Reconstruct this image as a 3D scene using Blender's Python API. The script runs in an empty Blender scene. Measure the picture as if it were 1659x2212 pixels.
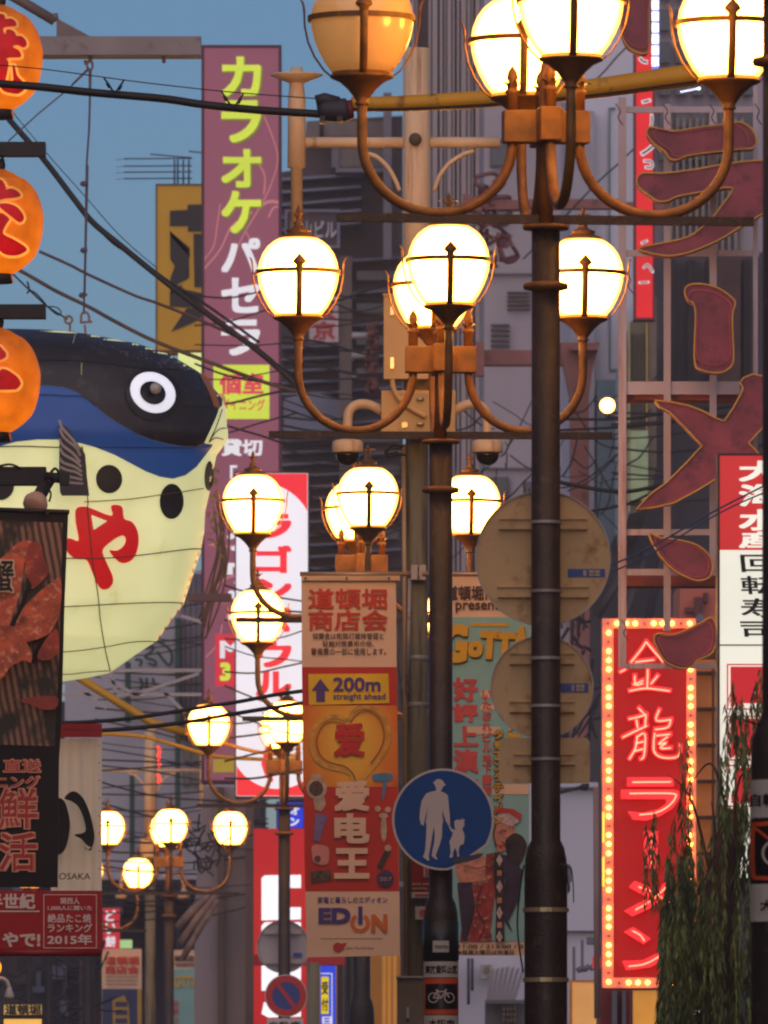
import bpy, math, random
from mathutils import Vector, Matrix
from mathutils.geometry import delaunay_2d_cdt
random.seed(7)
SC = bpy.context.scene
COL = SC.collection
PI = math.pi
# ------------------------------------------------------------------ camera, sky, sun, exposure
cam_d = bpy.data.cameras.new('camera'); cam = bpy.data.objects.new('camera', cam_d); COL.objects.link(cam)
SC.camera = cam
cam.location = (0, 0, 1.6); cam.rotation_euler = (math.radians(90), 0, 0)
cam_d.sensor_fit = 'VERTICAL'; cam_d.sensor_height = 24.0; cam_d.sensor_width = 18.0
F = 23762.0; CX = 829.5; YH = 2665.0          # focal length and principal point, in units of 1/2212 of the picture height
cam_d.lens = 24.0 * F / 2212.0
cam_d.shift_y = (YH - 1106.0) / 2212.0
cam_d.clip_start = 1.0; cam_d.clip_end = 6000
cam_d.dof.use_dof = True; cam_d.dof.focus_distance = 58.0; cam_d.dof.aperture_fstop = 13.0

world = bpy.data.worlds.new('World'); SC.world = world; world.use_nodes = True
wn = world.node_tree; wn.nodes.clear()
SUN_EL = math.radians(8.0); SUN_ROT = math.radians(185)
sky = wn.nodes.new('ShaderNodeTexSky'); sky.sky_type = 'NISHITA'; sky.sun_disc = False
sky.sun_elevation = SUN_EL; sky.sun_rotation = SUN_ROT; sky.air_density = 1.0; sky.dust_density = 0.25; sky.ozone_density = 4.9
bg = wn.nodes.new('ShaderNodeBackground'); bg.inputs['Strength'].default_value = 0.100
out = wn.nodes.new('ShaderNodeOutputWorld')
tint = wn.nodes.new('ShaderNodeMix'); tint.data_type = 'RGBA'; tint.blend_type = 'MULTIPLY'; tint.inputs[0].default_value = 1.0
tint.inputs[7].default_value = (1.16, 0.93, 0.98, 1)
wn.links.new(sky.outputs[0], tint.inputs[6]); wn.links.new(tint.outputs[2], bg.inputs[0]); wn.links.new(bg.outputs[0], out.inputs[0])
sun_d = bpy.data.lights.new('sun', 'SUN'); sun_d.energy = 1.65; sun_d.angle = math.radians(110); sun_d.color = (1.0, 0.80, 0.73)
sun = bpy.data.objects.new('sun', sun_d); COL.objects.link(sun)
# the sun has just gone down behind the camera; its last light comes from there
sd = Vector((math.sin(SUN_ROT) * math.cos(SUN_EL), math.cos(SUN_ROT) * math.cos(SUN_EL), math.sin(SUN_EL) + 0.30))
sun.rotation_euler = sd.to_track_quat('Z', 'Y').to_euler()
SC.view_settings.view_transform = 'Standard'; SC.view_settings.look = 'None'
SC.view_settings.exposure = 0.0; SC.view_settings.gamma = 1.0; SC.view_settings.use_curve_mapping = False
SC.render.engine = 'CYCLES'
SC.cycles.max_bounces = 5; SC.cycles.diffuse_bounces = 3; SC.cycles.glossy_bounces = 2; SC.cycles.transmission_bounces = 3
SC.cycles.use_denoising = True; SC.cycles.filter_width = 2.2
SC.cycles.sample_clamp_indirect = 4.0; SC.cycles.caustics_reflective = False; SC.cycles.caustics_refractive = False

# ------------------------------------------------------------------ helpers
def W(vx, vy, Y): return Vector(((vx - CX) * Y / F, Y, 1.6 + (YH - vy) * Y / F))
def px(n, Y): return n * Y / F
def tl(i, j, pts): return [(553.0 * i + x / 3.0, 553.0 * j + y / 3.0) for x, y in pts]
def lin(c):
    r = []
    for v in c[:3]:
        v = v / 255.0
        r.append(v / 12.92 if v <= 0.04045 else ((v + 0.055) / 1.055) ** 2.4)
    return r
MATS = {}
def mat(name, rgb, rough=0.55, metal=0.0, var=0.12, scale=3.0, bump=0.0, emit=0.0, ecol=None, dirt=None, dirt_amt=0.5, streak=False, alpha=False, coat=0.0, evar=0.0, base_k=1.0):
    if name in MATS: return MATS[name]
    m = bpy.data.materials.new(name); m.use_nodes = True; nt = m.node_tree; N = nt.nodes; L = nt.links
    b = N['Principled BSDF']; c = [x * base_k for x in lin(rgb)]
    tc = N.new('ShaderNodeTexCoord')
    mp = N.new('ShaderNodeMapping'); L.new(tc.outputs['Object'], mp.inputs[0])
    if streak: mp.inputs['Scale'].default_value = (1.0, 1.0, 0.08)
    nz = N.new('ShaderNodeTexNoise'); nz.inputs['Scale'].default_value = scale; nz.inputs['Detail'].default_value = 5
    L.new(mp.outputs[0], nz.inputs['Vector'])
    mr = N.new('ShaderNodeMapRange'); mr.inputs['To Min'].default_value = 1 - var * 2; mr.inputs['To Max'].default_value = 1 + var * 2
    mr.inputs['From Min'].default_value = 0.25; mr.inputs['From Max'].default_value = 0.75
    L.new(nz.outputs[0], mr.inputs[0])
    mx = N.new('ShaderNodeMix'); mx.data_type = 'RGBA'; mx.blend_type = 'MULTIPLY'; mx.inputs[0].default_value = 1.0
    mx.inputs[6].default_value = (*c, 1); L.new(mr.outputs[0], mx.inputs[7])
    colout = mx.outputs[2]
    if dirt is not None:
        n2 = N.new('ShaderNodeTexNoise'); n2.inputs['Scale'].default_value = scale * 2.7; n2.inputs['Detail'].default_value = 8; n2.inputs['Roughness'].default_value = .65
        L.new(mp.outputs[0], n2.inputs['Vector'])
        rp = N.new('ShaderNodeValToRGB'); rp.color_ramp.elements[0].position = 0.60 - 0.2 * dirt_amt; rp.color_ramp.elements[1].position = 0.72 - 0.1 * dirt_amt
        L.new(n2.outputs[0], rp.inputs[0])
        m2 = N.new('ShaderNodeMix'); m2.data_type = 'RGBA'; L.new(rp.outputs[0], m2.inputs[0]); L.new(colout, m2.inputs[6]); m2.inputs[7].default_value = (*lin(dirt), 1)
        colout = m2.outputs[2]
    L.new(colout, b.inputs['Base Color'])
    b.inputs['Roughness'].default_value = rough; b.inputs['Metallic'].default_value = metal
    if coat: b.inputs['Coat Weight'].default_value = coat
    if bump:
        bp = N.new('ShaderNodeBump'); bp.inputs['Strength'].default_value = bump; bp.inputs['Distance'].default_value = 0.01
        n3 = N.new('ShaderNodeTexNoise'); n3.inputs['Scale'].default_value = scale * 12; n3.inputs['Detail'].default_value = 3
        L.new(tc.outputs['Object'], n3.inputs['Vector']); L.new(n3.outputs[0], bp.inputs['Height']); L.new(bp.outputs[0], b.inputs['Normal'])
    if emit:
        b.inputs['Emission Strength'].default_value = emit
        ec = lin(ecol or rgb)
        if evar:
            m3 = N.new('ShaderNodeMapRange'); m3.inputs['To Min'].default_value = 1 - evar; m3.inputs['To Max'].default_value = 1 + evar * .6
            m3.inputs['From Min'].default_value = 0.3; m3.inputs['From Max'].default_value = 0.7; L.new(nz.outputs[0], m3.inputs[0])
            m4 = N.new('ShaderNodeMix'); m4.data_type = 'RGBA'; m4.blend_type = 'MULTIPLY'; m4.inputs[0].default_value = 1.0
            m4.inputs[6].default_value = (*ec, 1); L.new(m3.outputs[0], m4.inputs[7]); L.new(m4.outputs[2], b.inputs['Emission Color'])
        else: b.inputs['Emission Color'].default_value = (*ec, 1)
    MATS[name] = m
    return m
def lit(name, rgb, k=1.0, evar=0.08, scale=2.0):      # internally lit sign face or print on it
    return mat(name, rgb, rough=0.4, emit=k, evar=evar, scale=scale, base_k=0.35)
ORG = {}
def tag(o, label=None, cat=None, group=None, kind=None):
    if label: o['label'] = label
    if cat: o['category'] = cat
    if group: o['group'] = group
    if kind: o['kind'] = kind
    return o
def thing(name, label, cat, loc, group=None):
    o = bpy.data.objects.new(name, None); o.empty_display_size = .2; COL.objects.link(o); o.location = loc
    tag(o, label, cat, group); ORG[o.name] = Vector(loc)
    return o
SPLIT = set('''window pane louvre balcony_edge concrete_panel grey_column collar girder crab_leg crab_shell corner_print neon_tube neon_strip
 seam panel_edge spot fin_ray green_bar vertical_fin dark_rib mullion gold_edge insulator rod rod_tip side_arm curved_brace clamp handle latch vent_cowl vent_hole pipe drain_pipe
 rail bolt eyelet string_course wall_unit wall_joint window_slot eyebolt bulb_board led_dot red_edge_mark cream_print heart_print roof_fold teal_trim door_frame edge_strip
 vine_print fixing_wire yellow_edge red_stripe mouth_line watch_print roller_print bracket inner_tube tube concrete_post'''.split())
class MB:
    def __init__(s): s.v = []; s.f = []; s.sm = []; s.g = []; s.gid = 0; s.gn = 0
    def add(s, vs, fs, smooth=False):
        n = len(s.v); s.v += [tuple(v) for v in vs]; s.f += [tuple(i + n for i in f) for f in fs]; s.sm += [smooth] * len(fs); s.g += [s.gid] * len(fs); return s
    def box(s, a, b):
        x0, y0, z0 = a; x1, y1, z1 = b
        if x0 > x1: x0, x1 = x1, x0
        if y0 > y1: y0, y1 = y1, y0
        if z0 > z1: z0, z1 = z1, z0
        return s.add([(x0,y0,z0),(x1,y0,z0),(x1,y1,z0),(x0,y1,z0),(x0,y0,z1),(x1,y0,z1),(x1,y1,z1),(x0,y1,z1)],
              [(0,3,2,1),(4,5,6,7),(0,1,5,4),(1,2,6,5),(2,3,7,6),(3,0,4,7)])
    def vbox(s, x0, y0, x1, y1, Y, d):                      # box whose front face shows at x0..x1, y0..y1 at distance Y
        return s.box(W(x0, y1, Y), W(x1, y0, Y) + Vector((0, d, 0)))
    def rect(s, x0, y0, x1, y1, Y):
        return s.poly([(x0,y1),(x1,y1),(x1,y0),(x0,y0)], Y)
    def poly(s, pts, Y, d=0):
        a = sum(pts[i][0]*pts[(i+1)%len(pts)][1] - pts[(i+1)%len(pts)][0]*pts[i][1] for i in range(len(pts)))
        if a > 0: pts = pts[::-1]
        n = len(pts); vs = [W(x, y, Y) for x, y in pts]; fs = [tuple(range(n))]
        if d:
            vs += [v + Vector((0, d, 0)) for v in vs]; fs.append(tuple(range(2*n-1, n-1, -1)))
            fs += [(i, i+n, (i+1)%n+n, (i+1)%n) for i in range(n)]
        return s.add(vs, fs)
    def disc(s, x, y, rx, Y, d=0, ry=None, n=48, rot=0):
        ry = ry or rx; c, q = math.cos(rot), math.sin(rot); P = []
        for i in range(n):
            a = 2*PI*i/n; u, w = rx*math.cos(a), ry*math.sin(a); P.append((x + u*c - w*q, y + u*q + w*c))
        return s.poly(P, Y, d)
    def ringv(s, x, y, r0, r1, Y, d, n=64):
        vs = []; fs = []
        for i in range(n):
            a = 2*PI*i/n
            for r, dd in ((r0,0),(r1,0),(r1,d),(r0,d)): vs.append(W(x + r*math.cos(a), y + r*math.sin(a), Y) + Vector((0,dd,0)))
        for i in range(n):
            j = (i+1) % n
            for k in range(4): fs.append((4*i+k, 4*i+(k+1)%4, 4*j+(k+1)%4, 4*j+k))
        return s.add(vs, fs)
    def tube(s, P, r, n=8, cap=True, smooth=True, flat=None):
        P = [Vector(p) for p in P]; m = len(P); R = r if isinstance(r, (list, tuple)) else [r]*m
        up = Vector((0,0,1)); vs = []; prev = None
        for i in range(m):
            t = (P[min(i+1,m-1)] - P[max(i-1,0)])
            t = t.normalized() if t.length > 1e-9 else Vector((0,0,1))
            if prev is None:
                u = t.cross(up)
                if u.length < 1e-3: u = t.cross(Vector((1,0,0)))
            else: u = prev - t*prev.dot(t)
            u.normalize(); prev = u; w = t.cross(u)
            for k in range(n):
                a = 2*PI*k/n + (PI/n if n == 4 else 0); vs.append(P[i] + (u*math.cos(a) + w*math.sin(a)) * R[i])
        fs = []
        for i in range(m-1):
            for k in range(n):
                k2 = (k+1)%n; fs.append((i*n+k, i*n+k2, (i+1)*n+k2, (i+1)*n+k))
        if cap: fs.append(tuple(range(n-1,-1,-1))); fs.append(tuple((m-1)*n+k for k in range(n)))
        return s.add(vs, fs, smooth)
    def lathe(s, prof, c, n=32, smooth=True, close=True):
        c = Vector(c); vs = []
        for r, z in prof:
            for k in range(n):
                a = 2*PI*k/n; vs.append(c + Vector((max(r,1e-4)*math.cos(a), max(r,1e-4)*math.sin(a), z)))
        m = len(prof); fs = []
        up = prof[-1][1] >= prof[0][1]
        for i in range(m-1):
            for k in range(n):
                k2 = (k+1)%n; q = (i*n+k, i*n+k2, (i+1)*n+k2, (i+1)*n+k); fs.append(q if up else q[::-1])
        if close:
            b = tuple(range(n-1,-1,-1)); t = tuple((m-1)*n+k for k in range(n))
            fs += [b, t] if up else [b[::-1], t[::-1]]
        return s.add(vs, fs, smooth)
    def cyl(s, c, r, z0, z1, n=24): return s.lathe([(r, z0), (r, z1)], c, n)
    def islands(s):
        p = list(range(len(s.v)))
        def fd(i):
            while p[i] != i: p[i] = p[p[i]]; i = p[i]
            return i
        for f in s.f:
            r0 = fd(f[0])
            for i in f[1:]: p[fd(i)] = r0
        g = {}
        for fi, f in enumerate(s.f): g.setdefault(fd(f[0]), []).append(fi)
        out = []
        for fl in g.values():
            q = MB(); mp = {}
            for fi in fl:
                ff = []
                for i in s.f[fi]:
                    if i not in mp: mp[i] = len(q.v); q.v.append(s.v[i])
                    ff.append(mp[i])
                q.f.append(tuple(ff)); q.sm.append(s.sm[fi]); q.g.append(s.g[fi])
            out.append(q)
        return out
    def groups(s):
        out = []
        for gi in sorted(set(s.g)):
            q = MB(); mp = {}
            for f, sm_, g_ in zip(s.f, s.sm, s.g):
                if g_ != gi: continue
                ff = []
                for i in f:
                    if i not in mp: mp[i] = len(q.v); q.v.append(s.v[i])
                    ff.append(mp[i])
                q.f.append(tuple(ff)); q.sm.append(sm_); q.g.append(g_)
            out += [q] if gi else q.islands()
        return out
    def build(s, name, m, parent=None, org=None, one=False):
        if name in SPLIT and parent is not None and not one:
            return [q.build(name, m, parent, org, True) for q in s.islands()][0]
        if 'letter' in name and parent is not None and not one and len(set(s.g)) > 1:
            return [q.build(name, m, parent, org, True) for q in s.groups()][0]
        me = bpy.data.meshes.new(name)
        o0 = org if org is not None else (ORG.get(parent.name) if parent is not None and parent.name in ORG else Vector((0,0,0)))
        o0 = Vector(o0)
        me.from_pydata([(v[0]-o0.x, v[1]-o0.y, v[2]-o0.z) for v in s.v], [], s.f)
        me.polygons.foreach_set('use_smooth', s.sm); me.materials.append(m); me.update()
        o = bpy.data.objects.new(name, me); COL.objects.link(o)
        if parent is not None: o.parent = parent; ORG[o.name] = o0
        elif org is not None: o.location = o0; ORG[o.name] = o0
        else: ORG[o.name] = Vector((0,0,0))
        return o
def solo(name, label, cat, mb, m, loc, group=None, kind=None):
    return tag(mb.build(name, m, None, org=loc), label, cat, group, kind)
def copy_tree(o, parent=None):
    c = o.copy(); COL.objects.link(c); c.parent = parent
    for ch in list(o.children): copy_tree(ch, c)
    return c
def cr(pts, k=8, closed=False):                      # Catmull-Rom through the points
    P = [Vector(p) for p in pts]; n = len(P); o = []
    rng = range(n if closed else n-1)
    for i in rng:
        if closed: a, b, c, d = P[(i-1)%n], P[i], P[(i+1)%n], P[(i+2)%n]
        else: a, b, c, d = P[max(i-1,0)], P[i], P[i+1], P[min(i+2,n-1)]
        for j in range(k):
            t = j/k; o.append(0.5*((2*b)+(-a+c)*t+(2*a-5*b+4*c-d)*t*t+(-a+3*b-3*c+d)*t**3))
    if not closed: o.append(P[-1])
    return o
def sm2(pts, k=4, closed=True): return [(p.x, p.y) for p in cr([Vector((x, y, 0)) for x, y in pts], k, closed)]
# lettering
_G = {}; _GS = {}
_tc = bpy.data.curves.new('t', 'FONT'); _to = bpy.data.objects.new('t', _tc); COL.objects.link(_to)
_tc.resolution_u = 3
def glyph(s, bold=0.0):
    k = (s, bold)
    if k in _G: return _G[k]
    _tc.body = s; _tc.offset = bold
    bpy.context.view_layer.update(); dg = bpy.context.evaluated_depsgraph_get()
    ev = _to.evaluated_get(dg); me = ev.to_mesh()
    V = [(v.co.x, v.co.y) for v in me.vertices]; Fc = [tuple(p.vertices) for p in me.polygons]; ev.to_mesh_clear()
    if not V: _G[k] = ([], []); _GS[s] = (1, 1); return _G[k]
    x0 = min(v[0] for v in V); x1 = max(v[0] for v in V); y0 = min(v[1] for v in V); y1 = max(v[1] for v in V)
    h = max(y1-y0, 1e-3); w = max(x1-x0, 1e-3)
    _GS[s] = (w, h)
    _G[k] = ([((v[0]-x0)/w, (v[1]-y0)/h) for v in V], Fc); return _G[k]
def text(mb, s, x0, y0, x1, y1, Y, bold=0.0, d=0.0, skew=0.0):
    V, Fc = glyph(s); ew, eh = _GS[s]; bold *= .62; mb.gn += 1; mb.gid = mb.gn
    cps = [(0, 0)]
    if bold > 0.004:
        rr = [bold] if bold < .045 else [bold*.5, bold]
        for r in rr:
            cps += [(r*i, r*j) for i, j in ((1,1),(1,-1),(-1,1),(-1,-1))] + ([] if bold < .02 else [(r,0),(-r,0),(0,r),(0,-r)])
    cnt = {}
    for f in Fc:
        for a, b in zip(f, f[1:]+f[:1]): cnt[(a,b)] = cnt.get((a,b),0)+1
    bd = [e for e in cnt if (e[1],e[0]) not in cnt]
    W_, H_ = ew + 2*bold, eh + 2*bold
    for q, (dx, dy) in enumerate(cps):
        yy = Y - .0004*q; vs = []
        for u, w in V:
            uu = (u*ew + bold + dx)/W_; ww = (w*eh + bold + dy)/H_
            vs.append(W(x0 + uu*(x1-x0) + skew*ww*(y1-y0), y1 - ww*(y1-y0), yy))
        mb.add(vs, Fc)
        if d:
            vb = vs + [v + Vector((0,d,0)) for v in vs]; n = len(vs)
            mb.add(vb, [(a_, a_+n, b_+n, b_) for a_, b_ in bd])
    mb.gid = 0
    return mb
def column(mb, s, x0, x1, ys, Y, bold=0.0, d=0.0, skew=0.0):
    for ch, (a, b) in zip(s, ys): text(mb, ch, x0, a, x1, b, Y, bold, d, skew)
    return mb
# shapes laid on a curved surface: surf(x, y) gives the distance of the surface
def drape(mb, pts, surf, off, Y0, step=8.0):
    P = []
    for (ax, ay), (bx, by) in zip(pts, pts[1:]+pts[:1]):
        n = max(1, int(math.hypot(bx-ax, by-ay)/step))
        for i in range(n): P.append(Vector((ax+(bx-ax)*i/n, ay+(by-ay)*i/n)))
    nb = len(P)
    x0 = min(p.x for p in P); x1 = max(p.x for p in P); y0 = min(p.y for p in P); y1 = max(p.y for p in P)
    G = list(P); y = y0 + step/2
    while y < y1:
        x = x0 + step/2
        while x < x1: G.append(Vector((x, y))); x += step
        y += step
    r = delaunay_2d_cdt(G, [], [list(range(nb))], 1, 1e-4)
    V, Fc = r[0], r[2]
    vs = []
    for v in V:
        Yd = surf(v.x, v.y) - off
        vs.append(W(v.x, v.y, Y0) * 1.0); vs[-1].y = Yd
    out = []
    for f in Fc:
        a = sum(V[f[i]].x*V[f[(i+1)%len(f)]].y - V[f[(i+1)%len(f)]].x*V[f[i]].y for i in range(len(f)))
        out.append(tuple(f) if a < 0 else tuple(f)[::-1])
    mb.add(vs, out, True)
def ribbon(mb, pts, w, surf, off, Y0, closed=True, step=5.0):
    P = []
    L = list(zip(pts, pts[1:]+pts[:1])) if closed else list(zip(pts, pts[1:]))
    for (ax, ay), (bx, by) in L:
        n = max(1, int(math.hypot(bx-ax, by-ay)/step))
        for i in range(n): P.append((ax+(bx-ax)*i/n, ay+(by-ay)*i/n))
    if not closed: P.append(pts[-1])
    m = len(P); vs = []
    for i in range(m):
        a = P[(i-1) % m] if closed or i > 0 else P[i]; b = P[(i+1) % m] if closed or i < m-1 else P[i]
        dx, dy = b[0]-a[0], b[1]-a[1]; l = math.hypot(dx, dy) or 1; nx, ny = -dy/l*w/2, dx/l*w/2
        for sg in (-1, 1):
            x, y = P[i][0]+nx*sg, P[i][1]+ny*sg; v = W(x, y, Y0); v.y = surf(x, y) - off; vs.append(v)
    fs = [(2*i, 2*i+1, (2*i+3) % (2*m), (2*i+2) % (2*m)) for i in range(m if closed else m-1)]
    mb.add(vs, fs, True)
def sign(name, label, cat, x0, y0, x1, y1, Y, d, face, frame=None, fw=5.0, group=None, proud=0.02):
    r = thing(name, label, cat, W((x0+x1)/2, y1, Y) + Vector((0, d/2, 0)), group)
    MB().vbox(x0, y0, x1, y1, Y, d).build('panel', face, r)
    if frame:
        f = MB(); Yf = Y - proud
        f.vbox(x0-1, y0-1, x0+fw, y1+1, Yf, d+proud*2); f.vbox(x1-fw, y0-1, x1+1, y1+1, Yf, d+proud*2)
        f.vbox(x0+fw, y0-1, x1-fw, y0+fw, Yf, d+proud*2); f.vbox(x0+fw, y1-fw, x1-fw, y1+1, Yf, d+proud*2)
        f.build('frame', frame, r)
    return r
def cable(name, label, pts, Y, r, m, group=None, k=8):
    P = cr([W(p[0], p[1], p[2] if len(p) > 2 else Y) for p in pts], k)
    mb = MB(); mb.tube(P, r, 6)
    return solo(name, label, 'cable', mb, m, P[0], group)
# ------------------------------------------------------------------ materials
BROWN = mat('brown_post_paint', (50,38,32), .5, var=.22, scale=7, bump=.35, dirt=(84,66,52), dirt_amt=.2)
BLACKP = mat('black_post_paint', (44,36,32), .5, var=.2, scale=5, bump=.15, dirt=(70,60,52), dirt_amt=.2)
CAST = mat('cast_lamp_metal', (122,80,30), .5, var=.22, scale=14, bump=.2)
DARK = mat('dark_metal', (34,32,33), .6, var=.2, scale=8)
CABLE = mat('cable_rubber', (30,29,30), .55, var=.25, scale=5)
CABLEB = mat('cable_brown', (92,72,62), .6, var=.2, scale=5)
YTUBE = mat('yellow_sleeve', (222,158,20), .5, var=.06, scale=4, dirt=(140,90,20), dirt_amt=.1)
CREAM = mat('cream_painted_steel', (226,196,158), .5, var=.06, scale=3, dirt=(150,92,50), dirt_amt=.12, streak=True)
CONC = mat('old_concrete', (122,118,98), .85, var=.16, scale=5, bump=.4, dirt=(70,66,50), dirt_amt=.4, streak=True)
GALV = mat('galvanised_steel', (165,160,158), .5, metal=.3, var=.12, scale=4, dirt=(110,80,60), dirt_amt=.12)
STRAP = mat('steel_strap', (205,190,150), .35, metal=.7, var=.1)
GLOBE = mat('lit_opal_globe', (255,222,170), .3, emit=30.0, ecol=(255,172,66), var=.02, evar=.0)
def limb(m):
    # yellow rim painted into the emission by view angle: bright centre, dim orange edge
    nt = m.node_tree; N = nt.nodes; L = nt.links; bs = N['Principled BSDF']
    lw = N.new('ShaderNodeLayerWeight'); lw.inputs['Blend'].default_value = .5
    rp = N.new('ShaderNodeValToRGB'); e = rp.color_ramp.elements
    e[0].position = .42; e[0].color = (*lin((255,172,66)), 1); e[1].position = .97; e[1].color = (.05, .018, .001, 1)
    q = rp.color_ramp.elements.new(.68); q.color = (.22, .10, .014, 1)
    L.new(lw.outputs['Facing'], rp.inputs[0]); L.new(rp.outputs[0], bs.inputs['Emission Color'])
limb(GLOBE)
DIM = mat('unlit_globe_painted_glow', (236,182,118), .22, emit=.26, ecol=(255,172,84), var=.03, scale=4, evar=.12, coat=.6)  # orange light of the neighbouring globes painted in as weak emission
WHITEP = mat('white_paint', (220,218,212), .5, var=.05, scale=4)
BLACKT = mat('black_print', (26,22,22), .6, var=.1)

# ------------------------------------------------------------------ five-globe street lamps
R0 = 0.21
GP = [(.50,.83),(.62,.76),(.76,.64),(.88,.47),(.965,.25),(1.0,.02),(.985,-.2),(.93,-.42),(.84,-.64),(.72,-.86),(.57,-1.05)]
LID = [(.46,.80),(.50,.84),(.48,.88),(.30,.95),(.27,1.0),(.31,1.02),(.29,1.05),(.13,1.12),(.10,1.18),(.13,1.22),(.05,1.27),(.05,1.38),(.09,1.42),(.04,1.47),(.055,1.54),(.0,1.68)]
CUP = [(.10,-1.68),(.14,-1.66),(.14,-1.62),(.11,-1.60),(.17,-1.50),(.28,-1.36),(.44,-1.22),(.60,-1.15),(.63,-1.12),(.60,-1.08),(.58,-1.08),(.58,-1.03)]
def leaf_ring(mb, c, r, h, n, w):
    for k in range(n):
        a = 2*PI*k/n + .4; u = Vector((math.cos(a), math.sin(a), 0)); t = Vector((-u.y, u.x, 0))
        P = [c + u*r*.3, c + u*r*.45 + Vector((0,0,h*.5)), c + u*r + Vector((0,0,h*.75)), c + u*r*1.5 + Vector((0,0,h*.6))]
        vs = []
        for p, ww in zip(P, (w, w*1.2, w*.8, w*.1)): vs += [p - t*ww, p + t*ww]
        vs += [v + u*.006 for v in vs]
        fs = []
        for i in range(3): fs += [(2*i,2*i+1,2*i+3,2*i+2), (8+2*i,8+2*i+2,8+2*i+3,8+2*i+1)]
        mb.add(vs, fs, True)
def make_globe(root, c, gm):
    """one globe lamp with centre c (ring height)"""
    g = MB().lathe([(r*R0, z*R0) for r, z in GP], c, 36).build('globe', gm, root)
    l = MB().lathe([(r*R0, z*R0) for r, z in LID], c, 24); leaf_ring(l, c + Vector((0,0,1.36*R0)), .17*R0, .14*R0, 5, .045*R0)
    l.build('lid', CAST, g, org=ORG[root.name])
    MB().lathe([(r*R0, z*R0) for r, z in CUP], c, 28).build('cup', CAST, g, org=ORG[root.name])
    rb = MB(); n = 40; vs = []; fs = []
    for k in range(n):
        a = 2*PI*k/n
        for rr, zz in ((1.015,-.052),(1.055,-.052),(1.055,.052),(1.015,.052)): vs.append(c + Vector((rr*R0*math.cos(a), rr*R0*math.sin(a), zz*R0)))
    for k in range(n):
        j = (k+1) % n
        for q in range(4): fs.append((4*k+q, 4*k+(q+1)%4, 4*j+(q+1)%4, 4*j+q))
    rb.add(vs, fs); rb.build('ring', CAST, g, org=ORG[root.name])
    for k in range(4):
        a = PI/2*k - PI/2 + .035; u = Vector((math.cos(a), math.sin(a), 0)); t = Vector((-u.y, u.x, 0))
        path = [(.60,-1.10,.05),(.72,-1.0,.05),(.90,-.74,.05),(1.03,-.45,.05),(1.09,-.15,.05),(1.10,.0,.055),(1.10,.1,.06),(1.105,.16,.11),(1.11,.22,.10),(1.13,.30,.05),(1.17,.37,.008)]
        vs = []
        for r, z, w in path:
            for dr in (0, .035): vs += [c + u*(r+dr)*R0 - t*w*1.5*R0 + Vector((0,0,z*R0)), c + u*(r+dr)*R0 + t*w*1.5*R0 + Vector((0,0,z*R0))]
        fs = [(0,1,3,2)]; m = len(path)
        for i in range(m-1):
            b = 4*i
            fs += [(b,b+4,b+5,b+1), (b+2,b+3,b+7,b+6), (b,b+2,b+6,b+4), (b+1,b+5,b+7,b+3)]
        fs.append((4*m-4,4*m-2,4*m-1,4*m-3))
        MB().add(vs, fs, True).build('strap', CAST, g, org=ORG[root.name])
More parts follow.
